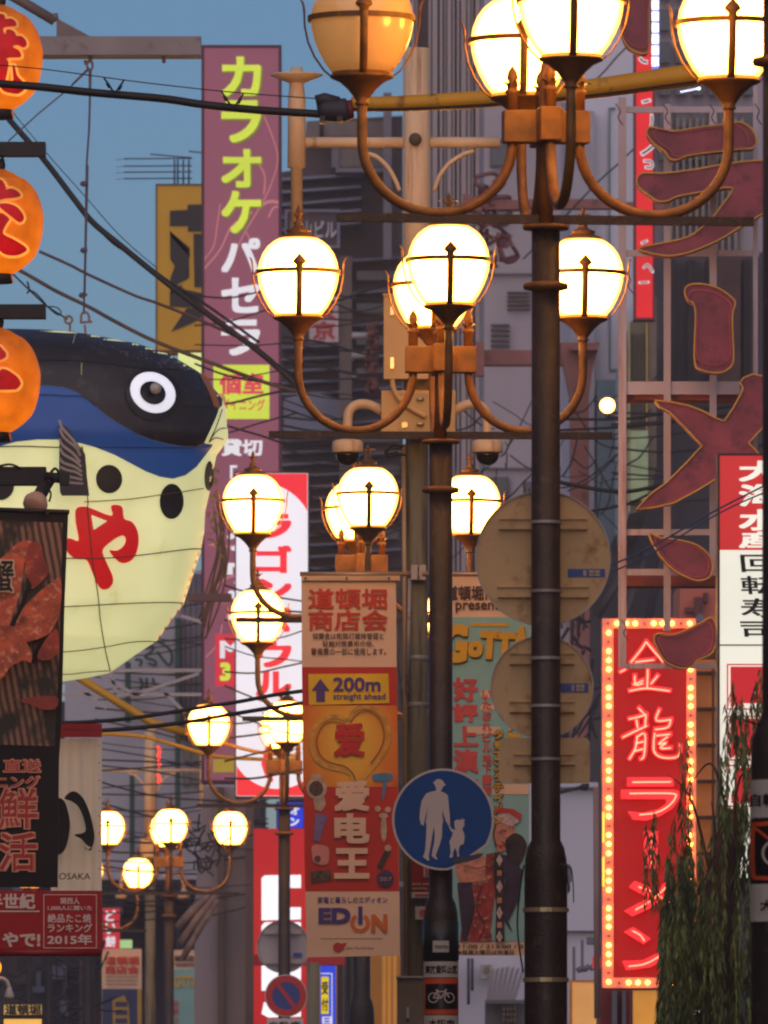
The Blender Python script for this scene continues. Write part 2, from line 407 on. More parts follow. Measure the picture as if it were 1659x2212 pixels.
def lamp_post(label, X, Y, ang, ring_h, dim=None, swell=3.18, fat=.088, arm=.742, gr=.207, group='five-globe street lamps down the street'):
    global R0
    R0 = gr; zf = ring_h - .835
    root = thing('street_lamp', label, 'street lamp', (X, Y, 0), group)
    o = Vector((X, Y, 0)); ca, sa = math.cos(ang), math.sin(ang)
    def L(r, z, d):                                    # point at radius r, height z above flange, in direction d (0 left, 1 front, 2 right, 3 back)
        dx, dy = ((-1,0),(0,-1),(1,0),(0,1))[d]; return o + Vector((r*(dx*ca - dy*sa), r*(dx*sa + dy*ca), zf + z))
    MB().lathe([(.16,-.3),(.16,.25),(.15,.30),(.105,.42),(fat,.5),(fat,swell-.12),(fat-.003,swell-.05),(.075,swell),(.060,swell+.03),(.058,zf-.02)], o, 28).build('pole', BROWN, root)
    MB().lathe([(.05,zf-.02),(.092,zf-.018),(.096,zf-.008),(.092,zf+.001),(.04,zf+.003)], o, 28).lathe([(.055,zf-.27),(.09,zf-.262),(.094,zf-.25),(.09,zf-.238),(.055,zf-.23)], o, 28).build('collar', CAST, root)
    MB().lathe([(.030,zf),(.030,zf+.33),(.028,zf+.60),(.02,zf+.66),(.0,zf+.68)], o, 16).build('stem', CAST, root)
    for d in (0, 2):
        m = MB(); a, b = L(.03, .0, d), L(.86, .0, d); t = (b-a).normalized(); n = Vector((-t.y, t.x, 0))*.015
        vs = [a-n, b-n, b+n, a+n]; vs = [v+Vector((0,0,.006)) for v in vs] + [v+Vector((0,0,.042)) for v in vs]
        m.add(vs, [(0,3,2,1),(4,5,6,7),(0,1,5,4),(1,2,6,5),(2,3,7,6),(3,0,4,7)]); m.build('crossbar', BROWN, root)
    for d in range(4):
        am, ah = (arm+.138)/2, (arm-.138)/2
        P = [L(arm, z, d) for z in (.50, .42, .36)] + [L(am+ah*math.cos(t), .335-.29*math.sin(t), d) for t in [PI*i/20 for i in range(21)]] + [L(.138, z, d) for z in (.36, .42, .50)]
        MB().tube(P, .0215, 10).build('arm', CAST, root)
    for d in (0, 2):
        e = .002*(d == 2)
    def cross(h0, h1, L0, w):
        m = MB()
        for d in (0, 1):
            a, b = L(L0, 0, d), L(L0, 0, d+2); t = (b-a).normalized(); n = Vector((-t.y, t.x, 0))*(w + .003*d); zz = .003*d
            vs = [a-n, b-n, b+n, a+n]; vs = [v+Vector((0,0,h0-zz)) for v in vs] + [v+Vector((0,0,h1+zz)) for v in vs]
            m.add(vs, [(0,3,2,1),(4,5,6,7),(0,1,5,4),(1,2,6,5),(2,3,7,6),(3,0,4,7)])
        return m
    bx = cross(.335, .468, .178, .042).build('cross_box', CAST, root)
    bv = bx.modifiers.new('bevel', 'BEVEL'); bv.width = .006; bv.segments = 2
    for d in range(4):
        c = L(.138, 0, d); m = MB()
        m.lathe([(.024,.46),(.024,.535),(.030,.54),(.030,.552),(.016,.56),(.012,.575),(.024,.60),(.020,.625),(.0,.655)], c, 12)
        leaf_ring(m, c + Vector((0,0,.545)), .035, .055, 4, .010); m.build('finial', CAST, root)
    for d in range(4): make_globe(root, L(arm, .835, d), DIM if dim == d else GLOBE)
    return root
def PX(vx, Y): return (vx - CX) * Y / F
def H(vy, Y): return 1.6 + (YH - vy) * Y / F
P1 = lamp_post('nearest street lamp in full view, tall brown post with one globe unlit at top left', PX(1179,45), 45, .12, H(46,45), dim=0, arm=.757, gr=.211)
P2 = lamp_post('second street lamp, brown post that carries the round blue pedestrian sign', PX(952,55), 55, .05, H(590,55), swell=3.25, arm=.713, gr=.203)
P3 = lamp_post('street lamp whose post is hidden behind the orange heart banner, front globe above the banner', PX(781,75), 75, .06, H(1083,75))
P4 = lamp_post('street lamp behind two slack black cables, its post carrying the no parking sign', PX(614,108), 108, .05, H(1562,108))
P5 = lamp_post('street lamp mostly hidden by the heart banner, one globe right under another at its left', PX(765,84.6), 84.6, .03, H(1325,84.6))
P6 = lamp_post('small distant street lamp, three globes in a row beside the white cloth banner', PX(365,133), 133, .05, H(1785,133))
P7 = lamp_post('farthest street lamp, mostly behind the white cloth banner with one globe peeking out low', PX(181,150), 150, .1, H(1882,150))
P0 = lamp_post('blackish lamp post cut by the right edge of the picture, closest to the viewer', PX(1686,36), 36, .1, 6.52, swell=3.27, fat=.0965)
for ch in P0.children:
    if ch.name.startswith('pole'): ch.data.materials[0] = BLACKP
# ------------------------------------------------------------------ fixings and stickers on the posts
def band(root, X, Y, r, z, m=STRAP, h=.018):
    MB().lathe([(r, z-h/2), (r+.006, z-h/2), (r+.006, z+h/2), (r, z+h/2)], (X, Y, 0), 24, smooth=False, close=False).build('strap_band', m, root)
X1, X2 = PX(1179,45), PX(952,55)
for vy in (1966, 2117): band(P1, X1, 45, .089, H(vy,45))
for vy in (1128, 1277, 1422, 1525, 1640): band(P1, X1, 45, .0585, H(vy,45), GALV, .012)
BACK = mat('grey_sign_back', (196,166,118), .5, var=.08, scale=3, dirt=(150,112,66), dirt_amt=.3)
BLUEST = mat('blue_sticker', (40,80,160), .5); TAN = mat('pale_sticker', (190,170,130), .6)
def sign_back(label, cx, cy, rx, ry, Y, rnd, st, rails, group):
    c = W(cx, cy, Y); r = thing('traffic_sign', label, 'traffic sign', c, group)
    if rnd: MB().disc(cx, cy, rx, Y, .006, n=72).build('plate', BACK, r); MB().ringv(cx, cy, rx-2.2, rx+.4, Y-.008, .018, 72).build('rim', GALV, r)
    else:
        P = []
        for sx, sy, a0 in ((1,-1,-PI/2),(1,1,0),(-1,1,PI/2),(-1,-1,PI)):
            for k in range(6): a = a0 + PI/2*k/5; P.append((cx+sx*(rx-12)+12*math.cos(a), cy+sy*(ry-12)+12*math.sin(a)))
        MB().poly(P, Y, .008).build('plate', BACK, r)
    for y, w in rails:
        m = MB(); m.vbox(cx-w, y-14, cx+w, y+14, Y-.012, .012); m.vbox(cx-w, y+9, cx+w, y+12, Y-.022, .01); m.vbox(cx-w, y-12, cx+w, y-9, Y-.022, .01)
        for q in (-w+18, w-30):
            for e in (0, 7): m.vbox(cx+q+e, y-7, cx+q+e+4, y+7, Y-.018, .006)
        m.build('rail', BACK, r)
    if st:
        x0, y0, x1, y1 = st; MB().vbox(x0, y0, x1, y1, Y-.002, .002).build('sticker', BLUEST, r)
        m = MB(); w = x1-x0
        for u0, u1 in ((.42,.50),(.57,.86)): m.vbox(x0+w*u0, y0+3, x0+w*u1, y1-3, Y-.004, .002)
        m.build('sticker_print', TAN, r)
        m = MB(); m.vbox(x0+w*.57, (y0+y1)/2-.7, x0+w*.86, (y0+y1)/2+.7, Y-.006, .002); m.vbox(x0+w*.70, y0+3, x0+w*.72, y1-3, Y-.006, .002); m.build('sticker_line', BLUEST, r)
    return r
sign_back('largest round plate seen from behind, on the near lamp post with a blue sticker', 1173, 1206, 146, 146, 45.13, True, (1226,1229,1307,1247), [(1131,95),(1278,98)], 'plates clamped to the near lamp post')
sign_back('smaller round plate seen from behind, just under the large disc on the near post', 1171, 1484, 111, 111, 45.13, True, (1209,1476,1271,1496), [(1422,70),(1526,70)], 'plates clamped to the near lamp post')
sign_back('rounded rectangular plate seen from behind, lowest on the near lamp post', 1176, 1643, 98, 49, 45.13, False, None, [(1640,66)], 'plates clamped to the near lamp post')
# loose ties and a wire hanging on the near post
m = MB()
for k in range(7):
    x = 1216+k*3; m.tube(cr([W(1212, 1862+k, 44.9), W(x, 1875, 44.9), W(x+2+random.random()*8, 1900+random.random()*60, 44.9)], 4), .0025, 5)
m.tube(cr([W(1132,1868,45.05), W(1122,1930,45.05), W(1118,2010,45.05), W(1130,2100,45.05)], 6), .004, 5)
m.build('cable_tie', DARK, P1)
# blue pedestrian sign
BLUE = mat('blue_sign_face', (14,74,140), .75, var=.06, scale=5); PINKW = mat('reflective_white', (205,190,180), .45, var=.04)
Yb = 54.86
r = thing('traffic_sign', 'round blue sign, pale figures of a man in a hat and a child', 'traffic sign', W(957,1770,Yb))
PS = 110/.4  # not to scale text, only outline
disc = []
for k in range(72):
    a = 2*PI*k/72; rr = 110.0
    x, y = 957+rr*math.cos(a), 1770+rr*math.sin(a)
    s_ = (x-957)*.55+(y-1770)*.835
    if s_ > 99: x -= (s_-99)*.55*.9; y -= (s_-99)*.835*.9
    disc.append((x, y))
MB().poly(disc, Yb, .004).build('plate', PINKW, r)
MB().poly([(957+(x-957)*.955, 1770+(y-1770)*.955) for x, y in disc], Yb-.002, .001).build('blue_face', BLUE, r)
def zp(pts): return [(864.1 + x*.17087, 1620.1 + y*.17087) for x, y in pts]   # from an enlargement of the sign
man = [(440,395),(455,375),(490,366),(525,375),(552,400),(560,425),(585,438),(550,458),(530,490),(515,520),(570,545),(605,575),(612,640),(620,740),(632,850),(632,960),(660,1000),(690,1008),(708,1000),(690,985),(688,900),(720,880),(775,885),(785,855),(795,880),(825,878),(810,905),(815,950),(785,1000),(808,1045),(818,1100),(810,1160),(800,1195),(775,1195),(752,1220),(740,1290),(750,1345),(722,1350),(720,1290),(695,1235),(672,1290),(668,1355),(625,1362),(640,1290),(632,1200),(622,1165),(655,1090),(670,1045),(640,1020),(615,960),(580,900),(555,830),(538,760),(535,830),(548,905),(535,930),(530,1100),(500,1200),(460,1300),(450,1340),(478,1378),(455,1385),(400,1340),(410,1270),(430,1180),(440,1090),(432,990),(425,985),(405,1100),(385,1220),(362,1340),(372,1395),(350,1398),(288,1350),(300,1325),(318,1270),(330,1100),(335,950),(322,910),(340,830),(352,700),(335,800),(315,870),(298,955),(262,940),(246,860),(255,740),(275,640),(330,550),(400,525),(455,515),(455,485),(440,440),(415,412)]
MB().poly(zp(man), Yb-.005, .001).build('figure', PINKW, r)
MB().poly(zp([(640,1405),(760,1340),(900,1330),(1060,1300),(1000,1370),(850,1415),(700,1440)]), Yb-.006, .0015).build('tape', mat('dark_tape', (20,40,70), .4), r)
MB().disc(952, 1770, 0, Yb, 0) if False else None
band(P2, X2, 55, .0585, H(1700,55), GALV, .02); band(P2, X2, 55, .0585, H(1840,55), GALV, .02)
MB().box((X2-.03, Yb+.005, H(1845,55)), (X2+.03, 54.95, H(1695,55))).build('bracket', GALV, r)
# stickers and notices on the second post
def notice(label, x0, y0, x1, y1, Y, face, rad, cx, name='notice', cat='notice', n=10, group=None):
    """thin plate bent round a post of radius rad (metres) at picture column cx"""
    r = thing(name, label, cat, W(cx, y1, Y-rad), group)
    xm = PX(cx, Y); hw = (x1-x0)/2*Y/F; vs = []
    a1 = min(1.5, math.asin(min(.999, hw/rad)))
    for z in (H(y1,Y), H(y0,Y)):
        for rr in (rad, rad-.003):
            for k in range(n+1):
                a = -a1 + 2*a1*k/n; vs.append(Vector((xm+rr*math.sin(a), Y-rr*math.cos(a), z)))
    fs = []; q = n+1
    for k in range(n): fs += [(k,k+1,k+1+2*q,k+2*q), (q+k+1,q+k,q+k+2*q,q+k+1+2*q)]
    MB().add(vs, fs, True).build('plate', face, r)
    def surf(x, y):
        u = max(-.97, min(.97, (x-cx)*Y/F/rad)); return Y - rad*math.sqrt(1-u*u)
    return r, surf
def wrap_text(mb, s, x0, y0, x1, y1, Y, surf, bold=.03):
    V, Fc = glyph(s, bold); vs = []
    for u, w in V:
        x = x0+u*(x1-x0); y = y1-w*(y1-y0); v = W(x, y, Y); v.y = surf(x, y)-.004; vs.append(v)
    mb.add(vs, Fc)
NOTW = mat('old_white_plastic', (188,182,170), .5, var=.06, scale=6); ORNG = mat('orange_print', (205,80,28), .5); BLKF = mat('black_film', (22,22,24), .35, var=.15)
NR = .093
MB().lathe([(.0885, H(2075,55)), (.0905, H(2075,55)), (.0905, H(1990,55)), (.0885, H(1990,55))], (X2,55,0), 28, close=False).build('dark_wrap', mat('dark_green_film', (26,34,28), .4), P2)
r, sf = notice('small white sticker with dark lettering and red stroke on the second lamp post', 936, 2033, 971, 2058, 55, NOTW, NR, 952, 'sticker', 'sticker')
m = MB(); wrap_text(m, 'TOHOTSU', 939, 2043, 968, 2050, 55, sf); m.build('lettering', BLKF, r)
r, sf = notice('white notice band around the second lamp post above the bicycle sign', 916, 2078, 991, 2112, 55, NOTW, NR, 953)
m = MB(); wrap_text(m, '東放置禁止区', 918, 2086, 988, 2104, 55, sf); m.build('lettering', BLKF, r)
r, sf = notice('orange and black notice with a white bicycle, second lamp post', 916, 2114, 991, 2192, 55, ORNG, NR, 953)
m = MB(); drape(m, [(919,2126),(988,2126),(988,2180),(919,2180)], lambda x,y: sf(x,y), .004, 55, 6); m.build('black_field', BLKF, r)
def bicycle(root, s, x, y, k, Y, off, mt, wv):
    m = MB()
    def ln(a, b): ribbon(m, [(x+a[0]*k, y+a[1]*k), (x+b[0]*k, y+b[1]*k)], wv, s, off, Y, closed=False)
    for wx in (-17, 17): ribbon(m, [(x+(wx+10*math.cos(2*PI*t/20))*k, y+(10*math.sin(2*PI*t/20)+4)*k) for t in range(20)], wv, s, off, Y)
    for a, b in (((-17,4),(-9,-9)),((-9,-9),(9,-9)),((9,-9),(17,4)),((-9,-9),(-1,5)),((-1,5),(9,-8)),((-17,4),(-1,5)),((9,-9),(8,-13)),((8,-13),(12,-13)),((-12,-12),(-6,-12)),((-9,-12),(-9,-9))): ln(a, b)
    m.build('bicycle_print', mt, root)
bicycle(r, sf, 953, 2152, 1.02, 55, .008, PINKW, 2.2)
r, sf = notice('lowest white notice on the second lamp post, cut by the bottom of the picture', 916, 2194, 991, 2232, 55, NOTW, NR, 953)
m = MB(); wrap_text(m, '大阪市', 925, 2203, 982, 2217, 55, sf); m.build('lettering', BLKF, r)
# right edge post notices
NR0 = .1005; C0 = 1686
r, sf = notice('white notice with black characters above the orange sign, post at the right edge', 1617, 1686, 1752, 1768, 36, NOTW, NR0, C0)
m = MB(); wrap_text(m, '自転車', 1618.5, 1716, 1706, 1744, 36, sf); m.build('lettering', BLKF, r)
r, sf = notice('orange bordered black notice with a crossed circle on the right edge post', 1617, 1771, 1752, 1908, 36, BLKF, NR0, C0)
m = MB(); ribbon(m, sm2([(1626,1790),(1640,1782),(1715,1782),(1735,1800),(1735,1880),(1715,1898),(1640,1898),(1626,1885)],3), 9, sf, .005, 36); ribbon(m, [(1630,1790),(1700,1850)], 6, sf, .004, 36, closed=False); m.build('border_print', ORNG, r)
m = MB(); ribbon(m, [(1672+26*math.cos(2*PI*t/28), 1845+26*math.sin(2*PI*t/28)) for t in range(28)], 5, sf, .006, 36); m.build('wheel_print', PINKW, r)
r, sf = notice('pale green white notice reading of the city, lowest on the right edge post', 1617, 1911, 1752, 1992, 36, NOTW, NR0, C0)
m = MB(); wrap_text(m, '大阪市', 1639, 1945, 1728, 1969, 36, sf); m.build('lettering', BLKF, r)
m = MB(); z = H(1563,36)
m.tube([Vector((PX(1640,36),35.9,z-.01)), Vector((PX(1606,36),35.85,z+.004))], .004, 5); m.build('thorn', DARK, P0)
# no parking sign + round back on fourth post
Y4 = 107.8
NPR = mat('red_sign_print', (190,38,34), .4, var=.05); NPB = mat('blue_sign_print', (40,62,130), .4, var=.05)
r = thing('traffic_sign', 'round no parking sign, red ring and slash over blue, low on the fourth lamp post', 'traffic sign', W(618,2151,Y4))
MB().disc(618, 2151, 46, Y4, .02).build('plate', PINKW, r); MB().ringv(618,2151,30,44,Y4-.004,.003).build('red_ring', NPR, r)
MB().disc(618,2151,30,Y4-.003,.002).build('blue_disc', NPB, r)
MB().poly([(595,2127),(601,2121),(642,2175),(636,2181)], Y4-.009, .003).build('slash', NPR, r)
MB().vbox(609,2180,619,2215,Y4+.03,.02).build('bracket', GALV, r)
r = sign('supplementary_plate', 'white plate with black characters under the no parking sign', 'sign plate', 577, 2200, 655, 2240, Y4, .01, PINKW)
m = MB(); text(m, '自動車', 582, 2206, 650, 2228, Y4-.004, .03); m.build('lettering', BLACKT, r)
c = W(612,2045,108.15); r = thing('traffic_sign', 'pale round plate seen from behind on the fourth lamp post', 'traffic sign', c)
LB = mat('pale_sign_back', (176,162,160), .5, var=.05); MB().disc(612,2045,57,108.15,.01).build('plate', LB, r)
m = MB(); m.vbox(570,2008,652,2018,108.1,.03); m.vbox(570,2072,652,2082,108.1,.03); m.build('rail', LB, r); MB().vbox(634,2058,652,2067,108.12,.01).build('sticker', BLUEST, r)
MB().ringv(612,2045,55,57.5,108.13,.03).build('rim', GALV, r)

# ------------------------------------------------------------------ left: lanterns on black brackets
YL = 62
LP = [(8,10),(14,13),(26,18),(37,25),(59,38),(79,66),(90,103),(91,125),(86.5,161),(75,195),(59,214),(40,229),(26,237)]
LAN = mat('lantern_paper', (222,120,14), .6, var=.2, scale=5, emit=.5, ecol=(255,124,6), evar=.4, dirt=(205,96,10), dirt_amt=.35)
LANB = mat('lantern_paper_glow', (255,150,20), .6, emit=.95, ecol=(255,135,10), evar=.2, scale=5)
LRED = mat('lantern_red_paint', (190,12,20), .6, emit=.36, ecol=(205,10,20), var=.15, evar=.25, scale=10)
LOUT = mat('lantern_cream_outline', (250,180,90), .6, emit=.55, ecol=(255,172,66), evar=.15, scale=9)
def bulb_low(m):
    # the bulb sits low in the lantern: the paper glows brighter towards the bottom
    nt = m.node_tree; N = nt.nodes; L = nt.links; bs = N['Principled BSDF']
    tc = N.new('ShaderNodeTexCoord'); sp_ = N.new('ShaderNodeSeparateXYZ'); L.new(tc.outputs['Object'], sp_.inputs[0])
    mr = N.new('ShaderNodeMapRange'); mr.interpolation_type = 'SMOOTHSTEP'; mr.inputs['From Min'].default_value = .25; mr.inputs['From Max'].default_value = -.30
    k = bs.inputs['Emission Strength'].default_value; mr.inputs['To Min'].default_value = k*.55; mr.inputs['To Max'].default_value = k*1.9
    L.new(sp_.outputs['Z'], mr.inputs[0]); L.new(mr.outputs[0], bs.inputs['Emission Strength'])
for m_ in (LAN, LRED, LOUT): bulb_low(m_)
def interp(T, y):
    if y <= T[0][1]: return T[0][0]
    for (x0,y0),(x1,y1) in zip(T, T[1:]):
        if y <= y1: return x0+(x1-x0)*(y-y0)/(y1-y0)
    return T[-1][0]
def lantern(label, cx, oy, polys, rs=1.0):
    root = thing('paper_lantern', label, 'paper lantern', W(cx, 125+oy, YL), 'paper lanterns hanging in a stack at the left edge')
    T = [(x*rs, y+oy) for x, y in LP]
    T2 = [(p.x, p.y) for p in cr([Vector((x,y,0)) for x,y in T], 10)]
    c = Vector((PX(cx,YL), YL, 0)); pr = []
    N_ = 150
    for i in range(N_+1):
        y = T[0][1] + (T[-1][1]-T[0][1])*i/N_; r_ = interp(T2, y) + 1.3*math.cos(2*PI*i/3.0)*(1 if 5 < i < 145 else 0)
        pr.append((px(r_,YL), H(y,YL)))
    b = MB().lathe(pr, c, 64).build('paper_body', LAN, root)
    MB().lathe([(px(26,YL),H(oy+237,YL)),(px(27,YL),H(oy+238,YL)),(px(27,YL),H(oy+257,YL)),(px(20,YL),H(oy+258,YL))], c, 32).build('bottom_cap', DARK, root)
    MB().lathe([(px(10,YL),H(oy+14,YL)),(px(12,YL),H(oy+2,YL)),(px(9,YL),H(oy-12,YL))], c, 20).build('top_cap', DARK, root)
    MB().tube([W(cx+24,oy+238,YL-.03), W(cx+28,oy+255,YL-.03)], .004, 5).build('edge_wire', mat('copper_wire', (230,120,40), .4, emit=.3), root)
    def sf(x, y):
        R_ = interp(T2, y)+.8; u = (x-cx)/R_
        return YL - px(R_,YL)*math.sqrt(max(.003, 1-u*u))
    ol = MB(); rd = MB()
    for P in polys:
        Pv = sm2([(x/6.82, oy+y/6.82) for x, y in P], 3)
        ribbon(ol, Pv, 10.5, sf, .012, YL); drape(rd, Pv, sf, .022, YL, 6)
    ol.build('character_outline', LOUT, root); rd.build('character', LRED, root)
    return root
lantern('topmost orange paper lantern at the left edge with a red character', 1, 0, [[(-260,255),(30,255),(85,285),(95,335),(180,325),(240,365),(258,415),(235,445),(80,470),(80,560),(112,560),(115,505),(180,500),(240,540),(262,590),(330,590),(390,640),(410,700),(395,745),(350,760),(300,735),(230,735),(215,765),(290,800),(325,850),(330,895),(300,910),(120,930),(150,990),(125,1150),(105,1270),(180,1280),(215,1230),(205,1035),(240,1050),(270,1170),(340,1240),(385,1300),(370,1360),(300,1415),(220,1425),(80,1400),(0,1330),(-260,1200)]])
lantern('middle orange paper lantern of the left stack with rounded red strokes', 0, 355, [[(x, y-210) for x, y in q] for q in ([(-260,480),(0,480),(60,510),(100,580),(110,635),(180,615),(260,645),(310,690),(315,730),(230,760),(100,775),(0,800),(-260,840)], [(0,870),(40,850),(150,850),(260,890),(330,960),(370,1030),(360,1090),(320,1120),(280,1110),(200,1050),(60,940)], [(-260,1000),(0,990),(70,1000),(140,1050),(160,1090),(120,1150),(65,1285),(200,1360),(350,1440),(410,1495),(380,1540),(280,1590),(170,1600),(80,1580),(0,1530),(-260,1400)])], 1.03)
lantern('lowest orange paper lantern of the left stack, in front of the fish lantern', -4, 697, [[(x, y-150) for x, y in q] for q in ([(-260,500),(0,540),(60,590),(105,640),(108,700),(60,735),(0,755),(-260,800)], [(-260,900),(0,910),(50,885),(120,895),(200,940),(280,1000),(320,1070),(320,1110),(270,1170),(200,1185),(0,1190),(-260,1190)])], 1.0)
for lb, y0, y1 in (('black bracket bar above the middle lantern', 306, 335), ('black bracket bar above the lowest lantern', 657, 686)):
    m = MB().vbox(-120, y0, 98, y1, YL-.05, .14); o = solo('bracket_bar', lb, 'bracket', m, DARK, W(-110, y1, YL), 'black lantern brackets')
    mm = MB().tube(cr([W(0,y1-2,YL), W(6,y1+8,YL), W(2,y1+22,YL)],4), .008, 6); mm.build('hook', DARK, o, org=ORG[o.name])
# bracket with spotlight
o = solo('bracket_bar', 'black bracket bar with a small spotlight, under the lowest lantern', 'bracket', MB().vbox(-120, 1008, 99, 1046, YL-.08, .16), DARK, W(-110,1046,YL), 'black lantern brackets')
sp = thing('spotlight', 'small spotlight with a pale bell shade clamped at the end of the black bracket', 'spotlight', W(90,1060,YL-.2))
m = MB(); m.vbox(128,1021,150,1046,YL-.3,.12); m.tube([W(100,1030,YL-.2),W(140,1034,YL-.24)], px(11,YL), 8); m.tube([W(112,1030,YL-.2),W(98,1052,YL-.2)], px(12,YL), 8); m.build('clamp', DARK, sp)
a = W(99,1046,YL-.2); b = W(72,1096,YL-.36); P = [a+(b-a)*t for t in (0,.25,.45,.6,.8,1.0)]
MB().tube(P[:4], [px(k,YL) for k in (12,15,15,13)], 14).build('lamp_holder', DARK, sp)
MB().tube([a+(b-a)*t for t in (.55,.66,.8,.92,1.0)], [px(k,YL) for k in (14,22,27,26,20)], 20).build('bell_shade', mat('pale_shade', (214,170,140), .45), sp)
m = MB()
m.tube(cr([W(110,1020,YL-.2),W(120,1012,YL-.25),W(128,1026,YL-.25),W(118,1040,YL-.25)],4), .008, 5); m.tube(cr([W(100,1050,YL-.25),W(110,1066,YL-.25),W(106,1084,YL-.25)],4), .006, 5)
m.tube(cr([W(-20,1012,YL-.1),W(20,1003,YL-.1),W(45,1012,YL-.1)],4), .007, 5); m.build('wire', CABLE, sp)
# ------------------------------------------------------------------ puffer fish lantern
YF = 82
FR = [(20,713),(90,714.3),(140,717),(200,724.7),(300,744.7),(367,766),(433,806),(462,838),(482,862),(489,885),(490,926),(491,950),(481,966),(467,985),(460,1020),(453,1063),(443,1106),(441,1150),(433,1193),(413,1253),(396,1306),(372,1337),(340,1383),(300,1409),(237,1453),(187,1464),(120,1474),(0,1478)]
FC = 10.0
def fxr(y): return max(1.0, interp(FR, y) - FC)
def fsurf(x, y):
    a = fxr(y); u = (x-FC)/a; u = max(-1, min(1, u))
    # stretched left flank, rounder nose
    b = .60*a*(1-abs(u)**2.4)**.5
    return YF - px(b, YF)
CREAMF = mat('fish_cream_skin', (226,228,176), .55, emit=.60, ecol=(236,234,166), evar=.14, var=.08, scale=1.6, dirt=(176,168,118), dirt_amt=.22)
BLKSKIN = mat('fish_black_skin', (46,43,46), .45, var=.15, scale=3, dirt=(78,72,72), dirt_amt=.15)
BLUSKIN = mat('fish_blue_skin', (44,84,150), .5, emit=.16, ecol=(40,96,180), var=.08, scale=3)
SEAM = mat('fish_seam', (96,80,52), .8, var=.2)
FREDM = mat('fish_red_paint', (206,22,26), .5, emit=.42, ecol=(215,14,20), var=.04)
WHT = mat('eye_white', (240,242,245), .4, emit=.62, ecol=(238,242,255), var=.01)
fish = thing('fish_lantern', 'huge puffer fish shaped lantern, black back, blue band, cream belly and a red character', 'fish lantern', W(FC, 1478, YF))
rows = []; y = 713.2
while y < 1478: rows.append(y); y += 5
rows.append(1478)
NC = 64; vs = []
for y in rows:
    a = fxr(y)
    for k in range(NC):
        t = 2*PI*k/NC; u = math.cos(t); s_ = math.sin(t)
        u2 = (abs(u)**.8333)*(1 if u > 0 else -1)
        b = .60*a*(abs(1-abs(u2)**2.4)**.5)*(-1 if s_ < 0 else 1)
        v = W(FC + a*u2, y, YF); v.y = YF + px(b, YF); vs.append(v)
fs = [tuple(range(NC))]
for i in range(len(rows)-1):
    for k in range(NC): k2 = (k+1) % NC; fs.append((i*NC+k, (i+1)*NC+k, (i+1)*NC+k2, i*NC+k2))
fs.append(tuple((len(rows)-1)*NC+k for k in range(NC-1,-1,-1)))
MB().add(vs, fs, True).build('body', CREAMF, fish)
low = tl(0,1,[(265,905),(350,905),(440,915),(520,945),(580,985),(650,1040),(720,1100),(800,1150),(900,1205),(1000,1240),(1100,1260),(1200,1270),(1280,1265),(1330,1240),(1365,1165),(1408,1060),(1424,1005)])
low = [(-340, 854)] + low
top = [(x-1.2, y+1.6) for x, y in FR if 20 <= x and y < 886][::-1]
topL = [(FC-(x-FC)+2, y+1.6) for x, y in FR if y < 830]
m = MB(); drape(m, low + [(481,880)] + top[1:] + topL, fsurf, .012, YF, 9); m.build('black_back', BLKSKIN, fish)
bl = tl(0,1,[(0,1300),(130,1265),(270,1250),(400,1250),(540,1270),(640,1295),(760,1340),(860,1390),(960,1440),(1050,1470),(1130,1478),(1210,1450),(1280,1390),(1330,1320),(1372,1262),(1385,1240)])
m = MB(); drape(m, [(-380, 850)] + low[1:-3] + bl[::-1] + [(-400, 1010)], fsurf, .006, YF, 9); m.build('blue_band', BLUSKIN, fish)
m = MB(); drape(m, tl(0,1,[(1290,768),(1330,764),(1360,810),(1400,890),(1430,1000),(1392,1000),(1370,930),(1340,860)]), fsurf, .020, YF, 6); m.build('nose_patch', mat('fish_orange_patch', (176,98,40), .5, emit=.1), fish)
def blob(mb, c, rx, ry, rz, n=20):
    pr = [(math.sin(PI*i/n), -math.cos(PI*i/n)) for i in range(n+1)]
    q = MB().lathe([(a, b) for a, b in pr], (0,0,0), 24, close=False)
    mb.add([(c.x+v[0]*rx, c.y+v[1]*ry, c.z+v[2]*rz) for v in q.v], q.f, True); return mb
c = W(477,868,YF); blob(MB(), c + Vector((0,-.05,0)), px(11,YF), px(16,YF), px(17,YF)).build('upper_lip', mat('fish_lip', (232,176,120), .5, emit=.25, ecol=(255,180,110)), fish)
c = W(480,940,YF); blob(MB(), c + Vector((0,-.08,0)), px(13,YF), px(18,YF), px(26,YF)).build('lower_lip', CREAMF, fish)
m = MB()
for P in ([(1362,1236),(1400,1205),(1452,1205)], [(1360,1236),(1400,1150),(1430,1060),(1445,1010)], [(1372,1215),(1420,1150),(1470,1125)]): ribbon(m, [(p.x,p.y) for p in cr([Vector((*q,0)) for q in tl(0,1,P)],6)], 2.4, lambda x,y: min(fsurf(x,y), YF)-.0, .09, YF, closed=False)
m.build('mouth_line', BLKSKIN, fish)
def ell(cx, cy, rx, ry, rot=0, n=40): return [(cx+rx*math.cos(2*PI*k/n)*math.cos(rot)-ry*math.sin(2*PI*k/n)*math.sin(rot), cy+rx*math.cos(2*PI*k/n)*math.sin(rot)+ry*math.sin(2*PI*k/n)*math.cos(rot)) for k in range(n)]
ex, ey = 335.5, 865
eye = None
m = MB(); drape(m, ell(336,868,59,57,.5), fsurf, .030, YF, 7); eye = m.build('eye', mat('eye_surround', (30,28,32), .35), fish)
m = MB(); drape(m, ell(335,864.5,49.5,43.5,.55), fsurf, .045, YF, 6); m.build('eye_white', WHT, eye, org=ORG[fish.name])
m = MB(); drape(m, ell(335,866,28,25,.5), fsurf, .055, YF, 6); m.build('pupil', mat('eye_pupil', (22,20,26), .3), eye, org=ORG[fish.name])
